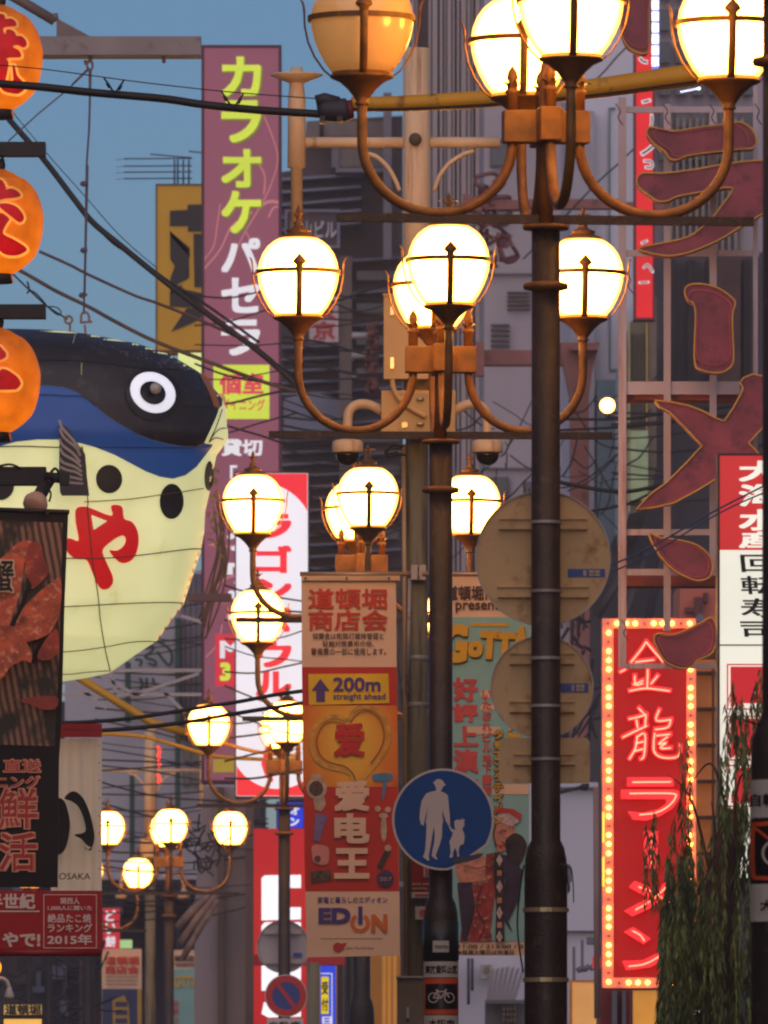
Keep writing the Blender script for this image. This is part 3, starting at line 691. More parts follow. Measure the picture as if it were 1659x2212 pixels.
c = W(341,858,YF); c.y = fsurf(341,858)-.12; blob(MB(), c, px(12,YF), px(12,YF), px(12,YF)).build('bulb', mat('clear_bulb', (196,180,165), .15, coat=.5), eye, org=ORG[fish.name])
m = MB()
for cx_, cy_, rx, ry in ((725,1495,84,91),(1122,1622,76,113),(1357,1435,28,94),(30,1540,90,96)):
    drape(m, ell(cx_/3, 553+cy_/3, rx/3, ry/3, .08), fsurf, .014, YF, 6)
m.build('spot', mat('fish_black_spot', (38,34,30), .5), fish)
ya = tl(0,2,[(510,40),(540,15),(600,20),(740,70),(735,10),(770,-2),(810,15),(820,85),(870,105),(905,160),(912,240),(890,320),(850,360),(800,368),(755,335),(725,290),(775,290),(815,260),(830,220),(815,195),(780,205),(730,240),(683,290),(700,350),(745,450),(745,500),(715,535),(670,535),(640,490),(615,430),(580,355),(520,350),(470,320),(438,265),(440,225),(480,218),(530,230),(512,120)])
ys_ = sm2(ya, 3)
m = MB(); drape(m, ys_, fsurf, .016, YF, 6); ch = m.build('red_character', FREDM, fish)
m = MB(); drape(m, tl(0,2,[(612,68),(712,105),(626,163)]), fsurf, .024, YF, 5); m.build('character_gap', CREAMF, fish)
m = MB()
def seam(pts, w=3.0, off=.02):
    P = [(p.x, p.y) for p in cr([Vector((x,y,0)) for x,y in pts], 6)]
    Q = []
    for x, y in P:
        v = W(x, y, YF); v.y = fsurf(x, y) - off; Q.append(v)
    m.tube(Q, px(w/2, YF), 6)
seam([(-200,995)]+tl(0,1,[(60,1295),(350,1298),(560,1302)]), 3.2); 
seam(tl(0,1,[(565,1644),(850,1620),(1050,1585),(1200,1555),(1322,1522)]), 2.6)
seam([(0,1220)]+tl(0,2,[(435,345),(700,340),(900,318),(1100,285),(1310,242)]), 3.0); seam([(0,1325)]+tl(0,2,[(420,652),(850,622),(1180,597)]), 2.8)
seam([(0,1418)]+tl(0,2,[(415,932),(670,900),(850,862),(1010,843)]), 2.6); seam([(0,1463)]+tl(0,2,[(410,1067),(560,1052),(712,1035)]), 2.4)
seam(tl(0,1,[(552,1290),(575,1400),(582,1560),(590,1645)])+tl(0,2,[(590,60),(620,380),(650,560),(665,730),(690,900),(716,1033)]), 2.8)
m.build('seam', SEAM, fish)
m = MB()
seam([(-150,880)]+tl(0,1,[(265,965),(420,970),(560,975),(640,1030)]), 2.0); seam([(-150,800)]+tl(0,1,[(270,735),(560,735),(900,770),(1290,768)]), 1.6, .016); seam(tl(0,1,[(640,1295),(900,1290),(1200,1278),(1375,1255)]), 1.8)
seam(tl(0,1,[(1195,1012),(1420,1003)]), 1.6, .03); seam(tl(0,1,[(1290,768),(1330,900),(1395,1003)]),1.4,.03)
m.build('panel_edge', mat('dark_seam', (24,26,36), .7), fish)
m = MB()
for k in range(170):                                     # worn, chipped paint on top of the head
    t = random.random(); x = 330+t*125+random.gauss(0,6); y = 752+t*62+random.gauss(0,11)
    if k > 110: x = 180+random.random()*260; y = interp([(724,180),(806,433)][::1], 0) if False else 735+(x-180)*.28+abs(random.gauss(0,14))
    if x > fxr(y)+FC-3: continue
    s_ = random.uniform(.5,1.7); P = [(x+s_*math.cos(a+random.random())*random.uniform(.6,2.2), y+s_*math.sin(a)*random.uniform(.6,1.4)) for a in (0,1.2,2.4,3.6,5.0)]
    try: drape(m, P, fsurf, .018, YF, 10)
    except Exception: pass
m.build('chipped_paint', mat('chipped_paint', (150,140,135), .8), fish)
m = MB()
for P in ([(158,714),(166,730),(163,757)], [(183,804),(183,830)]): ribbon(m, P, 1.6, fsurf, .02, YF, closed=False)
m.build('paint_drip', mat('drip_yellow', (200,205,140), .6), fish)
m = MB()
for k in range(15):
    y = 1118+k*18; x = interp(FR, y)-2; ribbon(m, [(x-4, y),(x-1.5, y+5),(x-4.5, y+13)], 2.4, lambda a,b: YF-.10, .0, YF, closed=False)
m.build('red_edge_mark', FREDM, fish)
yf = fsurf(160,1000)-.14
fin = MB().poly(tl(0,1,[(385,1095),(400,1088),(440,1120),(552,1285),(560,1400),(578,1552),(400,1552),(388,1530),(382,1400)]), yf, .04).build('fin', mat('fin_black', (36,34,34), .5), fish)
m = MB()
for P, w in (([(412,1130),(430,1180),(500,1260),(540,1320)],6), ([(415,1185),(440,1240),(520,1310),(546,1360)],5.5), ([(412,1250),(430,1290),(500,1345),(546,1400)],5.5), ([(415,1310),(440,1350),(510,1390),(552,1430)],5.5), ([(412,1375),(440,1405),(510,1430),(556,1462)],5.5), ([(415,1430),(460,1450),(520,1465),(558,1490)],5), ([(416,1480),(470,1492),(560,1512)],5), ([(420,1515),(480,1530),(565,1538)],5)):
    ribbon(m, [(p.x,p.y) for p in cr([Vector((*q,0)) for q in tl(0,1,P)],5)], w, lambda a,b: yf, .012, YF, closed=False)
m.build('fin_ray', mat('fin_ray_paint', (164,148,138), .6), fin, org=ORG[fish.name])
# eyebolts
HOOKM = mat('rusty_shackle', (150,110,96), .6, metal=.3, var=.2)
m = MB(); Ye = YF-.1
def loop(mb, cx, cy, rx, ry, Y, r, n=18):
    mb.tube([W(cx+rx*math.cos(2*PI*k/n), cy+ry*math.sin(2*PI*k/n), Y) for k in range(n+1)], r, 6, cap=False)
m.tube([W(151,722,Ye),W(151,700,Ye)], .010, 6); loop(m,148,691,8,8,Ye,.010); m.tube([W(185,724,Ye),W(183,702,Ye)], .010, 6)
m.build('eyebolt', HOOKM, fish)
# beam with the rope
GBEAM = mat('grey_steel_beam', (140,128,128), .55, var=.1, scale=3, dirt=(120,90,70), dirt_amt=.15)
beam = thing('steel_beam', 'grey steel beam against the sky at top left, the rope of the fish hangs from it', 'beam', W(90,118,YF))
m = MB(); m.vbox(-200,78,434,113,YF-.1,.28); m.vbox(-200,113.01,434,118,YF-.12,.32); m.build('girder', GBEAM, beam)
m = MB(); m.poly([(122,37),(122,77.8),(194,77.8),(122,39)], YF-.02, .05); m.tube([W(-60,-60,YF),W(118,45,YF)], px(11,YF), 16); m.tube([W(108,40,YF),W(126,36,YF)], px(9,YF), 8)
m.build('diagonal_tube', mat('brownish_tube', (122,104,96), .5, var=.1), beam)
m = MB(); m.tube([W(354,118,YF),W(354,136,YF)], .016, 6); m.tube([W(195,117,YF),W(196,130,YF)], .014, 6); m.vbox(189,117,201,121,YF-.05,.1); m.build('bolt', HOOKM, beam)
rope = thing('hanging_rope', 'thin rope and shackles that hold up the puffer fish from the beam', 'rope', W(185,702,Ye))
m = MB(); loop(m,194,141,6,11,YF-.05,.010); m.tube([W(181,133,YF-.05),W(200,134,YF-.05)], .009, 6); m.tube([W(184,130,YF-.05),W(184,140,YF-.05)], .009,6); m.build('top_shackle', HOOKM, rope)
m = MB(); m.tube([W(193,150,Ye),W(194,215,Ye),W(192,285,Ye),W(187,356,Ye),W(184,548,Ye),W(181,678,Ye)], .0085, 6); m.tube([W(197,150,Ye),W(195,215,Ye),W(193,285,Ye)], .006, 6); m.tube([W(190,356,Ye),W(188,440,Ye),W(186,520,Ye),W(183,640,Ye)], .007, 6)
m.tube([W(194,148,Ye),W(150,190,Ye),W(80,248,Ye),W(18,305,Ye)], .006, 6); m.tube([W(192,146,Ye),W(155,183,Ye)], .006, 6)
for y in (397,541,638): blob(m, W(181 if y<600 else 178, y, Ye-.02), .028, .02, .022, 8); m.tube([W(174,y+1,Ye),W(189,y-2,Ye)], .010, 6)
m.build('rope', mat('purplish_rope', (98,84,98), .8), rope)
m = MB(); m.tube(cr([W(175,698,Ye),W(176,680,Ye),W(183,674,Ye),W(191,680,Ye),W(193,698,Ye)],5), .010, 6); m.tube([W(173,697,Ye),W(199,695,Ye)], .010, 6); m.build('lower_shackle', HOOKM, rope)
m = MB(); P = [W(26,590,Ye),W(62,625,Ye),W(100,660,Ye),W(135,683,Ye),W(146,690,Ye)]
m.tube(cr(P,5), .007, 5); m.tube(cr([W(62,625,Ye),W(80,636,Ye),W(104,664,Ye)],5), .006, 5); m.tube(cr([W(59,608,Ye),W(63,626,Ye),W(58,634,Ye)],4), .007, 5); m.tube(cr([W(102,662,Ye),W(122,664,Ye),W(132,674,Ye),W(124,680,Ye),W(104,664,Ye)],5), .005, 5)
solo('stay_wire', 'twisted wire tied to the eyebolt on top of the puffer fish', 'wire', m, CABLE, P[0])
# ------------------------------------------------------------------ banners at the left
BR = mat('banner_black_cloth', (30,26,25), .75, var=.15, scale=4)
def photo_mat():
    m = bpy.data.materials.new('bamboo_mat_print'); m.use_nodes = True; nt = m.node_tree; N = nt.nodes; L = nt.links; b = N['Principled BSDF']
    tc = N.new('ShaderNodeTexCoord'); mp = N.new('ShaderNodeMapping'); mp.inputs['Rotation'].default_value = (0, .18, 0); L.new(tc.outputs['Object'], mp.inputs[0])
    w = N.new('ShaderNodeTexWave'); w.inputs['Scale'].default_value = 9; w.inputs['Distortion'].default_value = 1.0; w.inputs['Detail'].default_value = 1; L.new(mp.outputs[0], w.inputs[0])
    n = N.new('ShaderNodeTexNoise'); n.inputs['Scale'].default_value = 5.0; n.inputs['Detail'].default_value = 6; L.new(tc.outputs['Object'], n.inputs[0])
    a = N.new('ShaderNodeMix'); a.data_type = 'RGBA'; a.inputs[6].default_value = (*lin((52,34,28)),1); a.inputs[7].default_value = (*lin((150,108,84)),1); L.new(w.outputs[0], a.inputs[0])
    rp = N.new('ShaderNodeValToRGB'); rp.color_ramp.elements[0].position = .44; rp.color_ramp.elements[1].position = .54; L.new(n.outputs[0], rp.inputs[0])
    c = N.new('ShaderNodeMix'); c.data_type = 'RGBA'; c.inputs[6].default_value = (*lin((38,34,22)),1); L.new(rp.outputs[0], c.inputs[0]); L.new(a.outputs[2], c.inputs[7])
    L.new(c.outputs[2], b.inputs['Base Color']); b.inputs['Roughness'].default_value = .5; L.new(c.outputs[2], b.inputs['Emission Color']); b.inputs['Emission Strength'].default_value = .08
    return m
YB = 56
bn = thing('crab_banner', 'dark hanging banner with a photo of crab legs over red characters at the left edge', 'banner', W(60,1915,YB))
MB().poly([(-80,1100),(147,1106),(139,1300),(132,1560),(127,1640),(124,1916),(-80,1916)], YB, .06).build('cloth', BR, bn)
MB().poly([(-80,1122),(135,1129),(129,1400),(118,1612),(-80,1606)], YB-.004, .003).build('photo_print', photo_mat(), bn)
CRAB = mat('crab_leg_print', (186,84,50), .45, var=.4, scale=11, emit=.06, ecol=(210,90,50), evar=.35, dirt=(232,176,140), dirt_amt=.38)
CRAB2 = mat('crab_shell_print', (160,58,38), .45, var=.25, scale=9, emit=.04, evar=.3, dirt=(205,110,80), dirt_amt=.3)
m = MB()
for P in ([(120,200),(180,185),(205,210),(160,330),(130,520),(60,740),(20,870),(-200,900),(-200,500),(20,290)], [(395,430),(390,640),(350,740),(300,800),(150,850),(60,850),(140,640),(230,540),(330,460)], [(-200,760),(40,740),(110,760),(200,900),(200,975),(150,960),(60,1010),(0,1085),(-200,1085)]):
    m.poly(sm2(tl(0,2,P),3), YB-.010-.003*len(m.f), .002)
m.build('crab_leg', CRAB, bn)
m = MB()
for P in ([(180,230),(215,195),(260,205),(280,280),(312,380),(290,430),(210,500),(190,440),(160,400)], [(60,1205),(140,1215),(200,1200),(366,1193),(362,1270),(280,1280),(180,1240)], [(300,820),(370,760),(380,900),(310,960),(240,940)]): m.poly(sm2(tl(0,2,P),3), YB-.020-.002*len(m.f), .002)
m.build('crab_shell', CRAB2, bn)
m = MB(); m.poly(sm2(tl(0,2,[(205,480),(150,620),(75,800),(60,770),(130,600),(180,470)]),3), YB-.030,.002); m.poly(sm2(tl(0,2,[(310,825),(300,880),(220,980),(200,950),(250,860)]),3), YB-.031,.002); m.build('shadow_gap_print', BR, bn)
m = MB(); text(m, '蟹', -26, 1206, 33, 1282, YB-.034, .09); m.build('character_outline', mat('pale_print', (215,190,160), .5), bn)
m = MB(); text(m, '蟹', -24, 1209, 30, 1279, YB-.038, .035); m.build('character', BLACKT, bn)
RP = mat('banner_red_print', (176,44,40), .5, emit=.05); RO = mat('banner_outline_print', (226,160,130), .5, emit=.05)
mo, mi = MB(), MB()
for s, x0, y0, x1, y1 in (('直送', 8, 1641, 88, 1668), ('ニング', -12, 1677, 86, 1702), ('鮮', -2, 1703, 82, 1790), ('活', -2, 1798, 80, 1882)):
    text(mo, s, x0-2, y0-2, x1+2, y1+2, YB-.004, .085); text(mi, s, x0, y0, x1, y1, YB-.009, .03)
mo.build('lettering_outline', RO, bn); mi.build('lettering', RP, bn)
m = MB(); m.tube([W(-80,1098,YB),W(150,1106,YB)], .012, 8); m.vbox(98,1100,106,1112,YB-.03,.02); m.build('rod', DARK, bn)
# black column right of the crab banner and white cloth
cl = thing('cloth_banner', 'white cloth banner with black brush strokes and the word OSAKA, red stripe on top', 'banner', W(170,1925,63))
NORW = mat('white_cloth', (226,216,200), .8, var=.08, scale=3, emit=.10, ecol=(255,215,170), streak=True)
vs = []; n = 24
for i in range(n+1):
    for zz in (1925, 1595):
        v = W(110+110*i/n, zz, 63); v.y += .012*math.sin(i*1.1)+.02*math.sin(i*.35+zz); vs.append(v)
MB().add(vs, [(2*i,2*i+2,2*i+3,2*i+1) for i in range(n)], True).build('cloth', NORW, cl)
m = MB(); m.vbox(60,1563,220,1576,62.9,.03); m.vbox(60,1578,220,1592,62.9,.03); m.build('red_stripe', mat('banner_red_cloth', (176,36,34), .7, var=.08), cl)
m = MB(); m.poly(sm2([(118,1730),(130,1724),(142,1736),(151,1775),(148,1810),(140,1835),(128,1846),(110,1846),(104,1790)],3), 62.88, .004)
m.poly(sm2([(139,1725),(150,1712),(163,1710),(178,1722),(190,1745),(199,1775),(204,1805),(202,1822),(197,1830),(186,1824),(175,1812),(160,1803),(184,1797),(181,1770),(170,1744),(155,1731)],3), 62.88, .004)
m.poly([(181,1828),(190,1836),(200,1828),(196,1838),(186,1835)], 62.879, .004); text(m, 'OSAKA', 127, 1886, 195, 1900, 62.88, .01, skew=.05); m.build('brush_print', mat('ink_print', (30,24,24), .7), cl)
m = MB()
for k in range(8): m.disc(214, 1610+k*38, 1.6, 62.88, .01, n=10)
m.build('eyelet', HOOKM, cl)
rb = sign('red_banner', 'red cloth banner with white lettering and a framed panel of text ending in 2015', 'banner', -80, 1924, 219, 2062, 61, .03, mat('red_cloth', (172,34,38), .7, var=.1, scale=3, emit=.05))
RW = mat('banner_white_print', (226,206,196), .6, emit=.05)
m = MB(); Yr = 61-.005
text(m, '半世紀', -28, 1930, 76, 1964, Yr, .055); text(m, 'やで!', 5, 2014, 87, 2046, Yr, .06); m.rect(-80,1967,85,1970,Yr)
for a in ((94,1932,209,1933.5),(94,2047,209,2048.5),(94,1933.5,95.5,2047),(207.5,1933.5,209,2047)): m.rect(*a, Yr)
text(m,'関西人',131,1939,172,1953,Yr,.03); text(m,'1,000人に聞いた',103,1956,199,1967,Yr,.03); text(m,'絶品たこ焼',103,1974,197,1993,Yr,.03); text(m,'ランキング',103,1995,199,2014,Yr,.035); text(m,'2015年',102,2018,199,2041,Yr,.045)
m.build('lettering', RW, rb)
m = MB().tube([W(-80,2058,60.95),W(219,2058,60.95)], .02, 8); m.build('rod', mat('red_tube', (150,30,30), .4), rb)
# street lamp style goose neck and small lit sign below the red banner
gl = thing('wall_lamp', 'white gooseneck wall lamp below the red banner at the left edge', 'lamp', W(0,2160,60))
m = MB().tube(cr([W(-20,2125,60),W(0,2114,60),W(14,2120,60),W(20,2136,60)],6), .012, 8); m.build('neck', WHITEP, gl)
MB().lathe([(px(4,60),H(2132,60)),(px(7,60),H(2140,60)),(px(11,60),H(2152,60)),(px(9,60),H(2157,60))], (PX(20,60),60,0), 20).build('shade', WHITEP, gl)
g = MB(); blob(g, W(-6,2090,60), px(9,60), px(9,60), px(14,60)); solo('bulb', 'glowing orange bulb at the left edge below the red banner', 'bulb', g, mat('orange_bulb', (255,150,40), .4, emit=2.5, ecol=(255,130,20)), W(-6,2090,60))
ds = sign('shop_sign', 'small cream sign with black characters in the lower left corner behind a dark pole', 'sign', 6, 2168, 92, 2194, 90, .12, mat('cream_sign_face', (236,206,150), .5, emit=.35, ecol=(255,200,120)), DARK, 2)
m = MB(); text(m, '道頓堀', 11, 2170, 88, 2192, 89.97, .06); m.build('lettering', BLACKT, ds)
ls = sign('shop_sign', 'glowing yellow sign strip just under the small cream sign in the lower left corner', 'sign', 6, 2199, 92, 2230, 90, .1, lit('warm_strip', (255,190,90), .9), DARK, 2)
# ------------------------------------------------------------------ thick cable, yellow sleeve, wires
cb = cable('power_cable', 'thick black cable hanging across the upper left, ending in a coupler by the yellow sleeve', [(-40,178),(80,187),(200,200),(350,213),(440,226),(560,238),(700,247)], 52, px(9.5,52), CABLE)
m = MB(); P = cr([W(-40,138,52),W(90,149,52),(W(300,177,52)),W(450,194,52),W(560,204,52),W(700,214,52)],6); m.tube(P, .0028, 5)
for xa in (225, 268, 478, 526):
    d_ = 1 if xa in (268,526) else -1
    ya_ = 167 + (xa-225)*.113; yb_ = ya_ + 31
    m.tube(cr([W(xa,ya_,52),W(xa-3*d_,ya_+6,52),W(xa-10*d_,ya_+16,51.95),W(xa-20*d_,yb_,51.9)],4), .005, 5); m.tube([W(xa-6*d_,ya_+12,51.93),W(xa-12*d_,ya_+22,51.93)], .009, 6)
solo('support_wire', 'thin support wire with hooks running above the thick black cable', 'wire', m, CABLE, P[0])
cp = thing('cable_coupler', 'dark ribbed coupler with a red band joining the black cable to the yellow sleeve', 'coupler', W(720,240,52))
m = MB(); m.tube([W(682,218,52),W(700,214,52),W(732,222,52)], [px(12,52),px(14,52),px(13,52)], 12); m.tube([W(688,244,52),W(700,240,52),W(742,238,52),W(752,236,52)], [px(14,52),px(22,52),px(26,52),px(24,52)], 14); m.vbox(690,250,702,264,51.95,.1); m.vbox(728,250,740,262,51.95,.1); m.build('body', mat('dark_grey_plastic', (58,54,60), .6), cp)
MB().tube([W(748,238,52),W(763,236,52)], px(21,52), 14).build('red_band', mat('dark_red_band', (120,30,36), .6), cp)
yt = thing('yellow_cable_sleeve', 'yellow plastic sleeve over a cable, crossing behind the near lamp post', 'cable sleeve', W(800,225,52))
P = cr([W(760,225,52),W(860,224,52.02),W(1000,217,52),W(1100,209,52),W(1200,200,52),W(1300,189,52),W(1400,175,52),W(1560,152,52),W(1680,132,52)],6)
MB().tube(P, [px(16+10*max(0,(p.x-P[0].x)/(P[-1].x-P[0].x)), 52) for p in P], 14).build('sleeve', YTUBE, yt)
MB().tube([p + Vector((0,-px(16+10*max(0,(p.x-P[0].x)/(P[-1].x-P[0].x)),52)*.75,-px(16+10*max(0,(p.x-P[0].x)/(P[-1].x-P[0].x)),52)*.72)) for p in P], .0055, 6).build('slit_wire', CABLE, yt)
for nm, lb, pts, Y, r_, mt in (
 ('bundle_cable','thick grey green bundle of cables sagging behind the lanterns down to the karaoke sign',[(-20,205),(20,258),(95,345),(160,430),(200,480),(260,530),(340,595),(440,672),(560,760),(640,830)],86,.026,CABLE),
 ('bundle_cable','second strand twisted along the sagging grey green bundle',[(60,300),(140,400),(230,512),(300,560),(370,612),(440,655),(560,740)],86.3,.012,CABLE),
 ('thin_wire','thin wire just above the sagging cable bundle',[(28,243),(100,330),(180,420),(260,510),(340,580)],86.5,.004,CABLE),
 ('brown_cable','brown cable sloping from behind the middle lantern to above the fish head',[(-20,560),(40,583),(120,628),(190,662),(250,695),(330,735),(440,778),(560,822),(640,845)],88,.017,CABLEB),
 ('brown_cable','upper brown cable sloping from the middle lantern past the yellow sign',[(85,543),(150,572),(195,595),(290,638),(340,655),(440,695),(560,750)],88.5,.013,CABLEB),
 ('overhead_cable','upper of two slack black cables crossing in front of the fourth lamp',[(100,1562),(180,1560),(280,1552),(400,1534),(520,1515),(600,1500),(700,1487)],70,.014,CABLE),
 ('overhead_cable','lower of two slack black cables crossing in front of the fourth lamp',[(100,1581),(200,1579),(300,1572),(400,1560),(500,1543),(580,1530),(700,1512)],70,.015,CABLE),
 ('yellow_cable_sleeve','long thin yellow sleeve below the slack black cables at lower left',[(120,1586),(200,1584),(300,1590),(360,1604),(460,1632),(560,1640),(640,1640)],112,.022,YTUBE),
 ('overhead_cable','cable that runs from the karaoke sign to the crossbar of the second lamp',[(440,905),(560,940),(640,962),(760,950),(840,935)],96,.010,CABLE),
 ('overhead_cable','pair member, higher dark cable sweeping to the right behind the near post',[(1200,905),(1350,905),(1450,890),(1560,880),(1660,868)],84,.012,CABLE),
 ('overhead_cable','pair member, lower dark cable sweeping to the right behind the near post',[(1200,930),(1350,922),(1450,912),(1560,898),(1660,888)],84,.011,CABLE),
 ('overhead_cable','thick dark cable passing over the maroon cross stroke at right',[(1200,1040),(1330,1062),(1420,1050),(1480,1032),(1560,1022),(1660,1026)],80,.016,CABLE),
 ('overhead_cable','bluish cable rising to the right in front of the white and red sign',[(1270,1105),(1350,1090),(1420,1060),(1500,1035),(1600,1020)],80.5,.010,CABLE),
 ('overhead_cable','upper bluish wire rising over the drop shaped neon stroke',[(1310,1225),(1400,1185),(1500,1128),(1570,1090),(1660,1045)],72,.007,mat('blue_cable',(56,70,100),.5)),
 ('overhead_cable','lower bluish wire rising over the drop shaped neon stroke',[(1310,1240),(1400,1200),(1500,1140),(1570,1100),(1660,1060)],72,.006,MATS['blue_cable'] if 'blue_cable' in MATS else CABLE),
 ('diagonal_cable','dark diagonal cable from the grey wall up to the top right globe',[(1130,560),(1190,500),(1290,395),(1340,350),(1400,290)],140,.012,CABLE),
 ('diagonal_cable','upper diagonal cable behind the yellow sleeve',[(1220,240),(1300,160),(1340,115),(1400,60)],140,.012,CABLE)):
    cable(nm, lb, pts, Y, r_, mt, 'overhead cables')
# ------------------------------------------------------------------ cream steel pole with cameras
YP = 58.6
pole = thing('camera_pole', 'cream steel pole on mossy concrete post, side arm ending in a mushroom topped tube', 'pole', W(900,2212,YP))
pole.location.z = 0; ORG[pole.name] = Vector((PX(900,YP),YP,0))
o = ORG[pole.name]; rC = px(24,YP)
MB().lathe([(px(29.5,YP),H(845,YP)),(px(29,YP),H(105,YP))], o, 28).build('steel_pole', CREAM, pole)
MB().lathe([(rC*1.15,-.2),(rC,H(846,YP))], o, 28).build('concrete_post', CONC, pole)
m = MB(); m.tube([W(660,308,YP),W(871,308,YP)], px(12,YP), 12); m.tube([W(929,308,YP),W(1080,308,YP)], px(12,YP), 12); m.build('side_arm', CREAM, pole)
m = MB()
for P in ([(790,332),(812,338),(835,358),(852,385),(863,412)], [(1024,326),(1000,334),(972,352),(950,380),(938,412)]): m.tube(cr([W(x,y,YP) for x,y in P],5), px(5,YP), 8)
m.build('curved_brace', CREAM, pole)
m = MB(); m.tube([W(897,301,YP-px(29,YP)-.02),W(897,301,YP-px(20,YP))], px(14,YP), 18); m.build('hole_plug', mat('dark_plug', (90,76,66), .7), pole)
co = Vector((PX(641,YP),YP,0))
MB().lathe([(px(13,YP),H(500,YP)),(px(13,YP),H(364,YP)),(px(20,YP),H(362,YP)),(px(19,YP),H(215,YP)),(px(16,YP),H(185,YP)),(px(16,YP),H(172,YP))], co, 20).build('small_tube', CREAM, pole)
MB().lathe([(px(8,YP),H(183,YP)),(px(30,YP),H(174,YP)),(px(57,YP),H(163,YP)),(px(55,YP),H(160,YP)),(px(14,YP),H(158,YP)),(px(13,YP),H(146,YP)),(px(4,YP),H(144,YP))], co, 28).build('mushroom_cap', CREAM, pole)
m = MB()
for y in (1240,1422,1523,): m.lathe([(rC*1.02,H(y+6,YP)),(rC*1.07,H(y+5,YP)),(rC*1.07,H(y-5,YP)),(rC*1.02,H(y-6,YP))], o, 24, close=False)
m.vbox(888,1220,902,1252,YP-.12,.05); m.vbox(905,1220,920,1252,YP-.12,.05); m.tube([W(880,1500,YP-.1),W(885,1250,YP-.1)], .012, 6); m.build('clamp', GALV, pole)
m = MB(); m.tube([W(872,960,YP-.07),W(874,1300,YP-.07),W(878,2212,YP-.07)], px(5,YP), 8); m.build('conduit', mat('beige_conduit', (176,150,116), .5), pole)
bx = thing('junction_box', 'beige steel cabinet mounted on the cream pole behind the second lamp', 'cabinet', W(860,820,YP-.1))
BEI = mat('beige_cabinet', (216,176,118), .5, var=.05, scale=3)
MB().vbox(829,638,925,818,YP-.32,.22).build('body', BEI, bx); m = MB(); m.vbox(827,634,927,638,YP-.33,.24); m.build('roof', BEI, bx)
m = MB(); m.vbox(843,772,851,796,YP-.335,.015); m.vbox(843,662,851,680,YP-.335,.015); m.build('handle', mat('handle_steel', (230,210,180), .3, metal=.6), bx)
bx2 = thing('junction_box', 'smaller beige box between the two dome cameras with two side slots', 'cabinet', W(850,940,YP-.1))
MB().vbox(824,843,984,938,YP-.26,.12).build('body', BEI, bx2); m = MB(); m.vbox(860,850,982,936,YP-.275,.012); m.build('door', mat('beige_door', (190,160,110), .5), bx2)
m = MB()
for y in (858,912): m.vbox(868,y,880,y+12,YP-.285,.01); m.tube([W(900,y+4,YP-.29),W(916,y+4,YP-.29)], .01, 6)
m.build('latch', STRAP, bx2)
cable('flex_pipe','beige flexible pipe curving from the cabinet down to the lower box',[(848,818),(850,838),(862,860),(885,880),(920,900)],YP-.3,.016,BEI)
DOME = mat('smoked_dome', (40,34,32), .06, coat=.8)
def dome_cam(label, x, side):
    r = thing('dome_camera', label, 'security camera', W(x,1000,YP-.2), 'dome cameras on gooseneck arms')
    Yc = YP-.2; s = side
    P = cr([W(x-s*76,890,Yc),W(x-s*60,880,Yc),W(x-s*40,873,Yc),W(x-s*18,875,Yc),W(x-s*3,890,Yc),W(x,915,Yc),W(x,950,Yc)],6)
    MB().tube(P, px(10.5,YP), 14).build('gooseneck', CREAM, r)
    cc = (PX(x,Yc), Yc, 0)
    MB().lathe([(px(33,Yc),H(978,Yc)),(px(34,Yc),H(976,Yc)),(px(33,Yc),H(955,Yc)),(px(28,Yc),H(951,Yc)),(px(10,Yc),H(948,Yc))], cc, 28).build('housing', CREAM, r)
    MB().lathe([(px(26*math.sin(t),Yc), H(980+26*math.cos(t),Yc)) for t in [PI/2*i/10 for i in range(11)]], cc, 28).build('dome', DOME, r)
    return r
dome_cam('left dome security camera hanging from a cream gooseneck arm', 751, -1)
dome_cam('right dome security camera hanging from a cream gooseneck arm, beyond the second post', 1053, 1)
m = MB(); m.tube(cr([W(870,965,YP-.4),W(850,960,YP-.4),W(833,975,YP-.4),W(840,986,YP-.4),W(862,980,YP-.4),W(880,985,YP-.4)],5), .008, 5); m.tube(cr([W(868,970,YP-.4),W(846,968,YP-.4),W(835,980,YP-.4),W(860,976,YP-.4)],5), .007, 5)
solo('loose_wire', 'loop of loose black wire beside the concrete post', 'wire', m, CABLE, W(850,970,YP-.4))
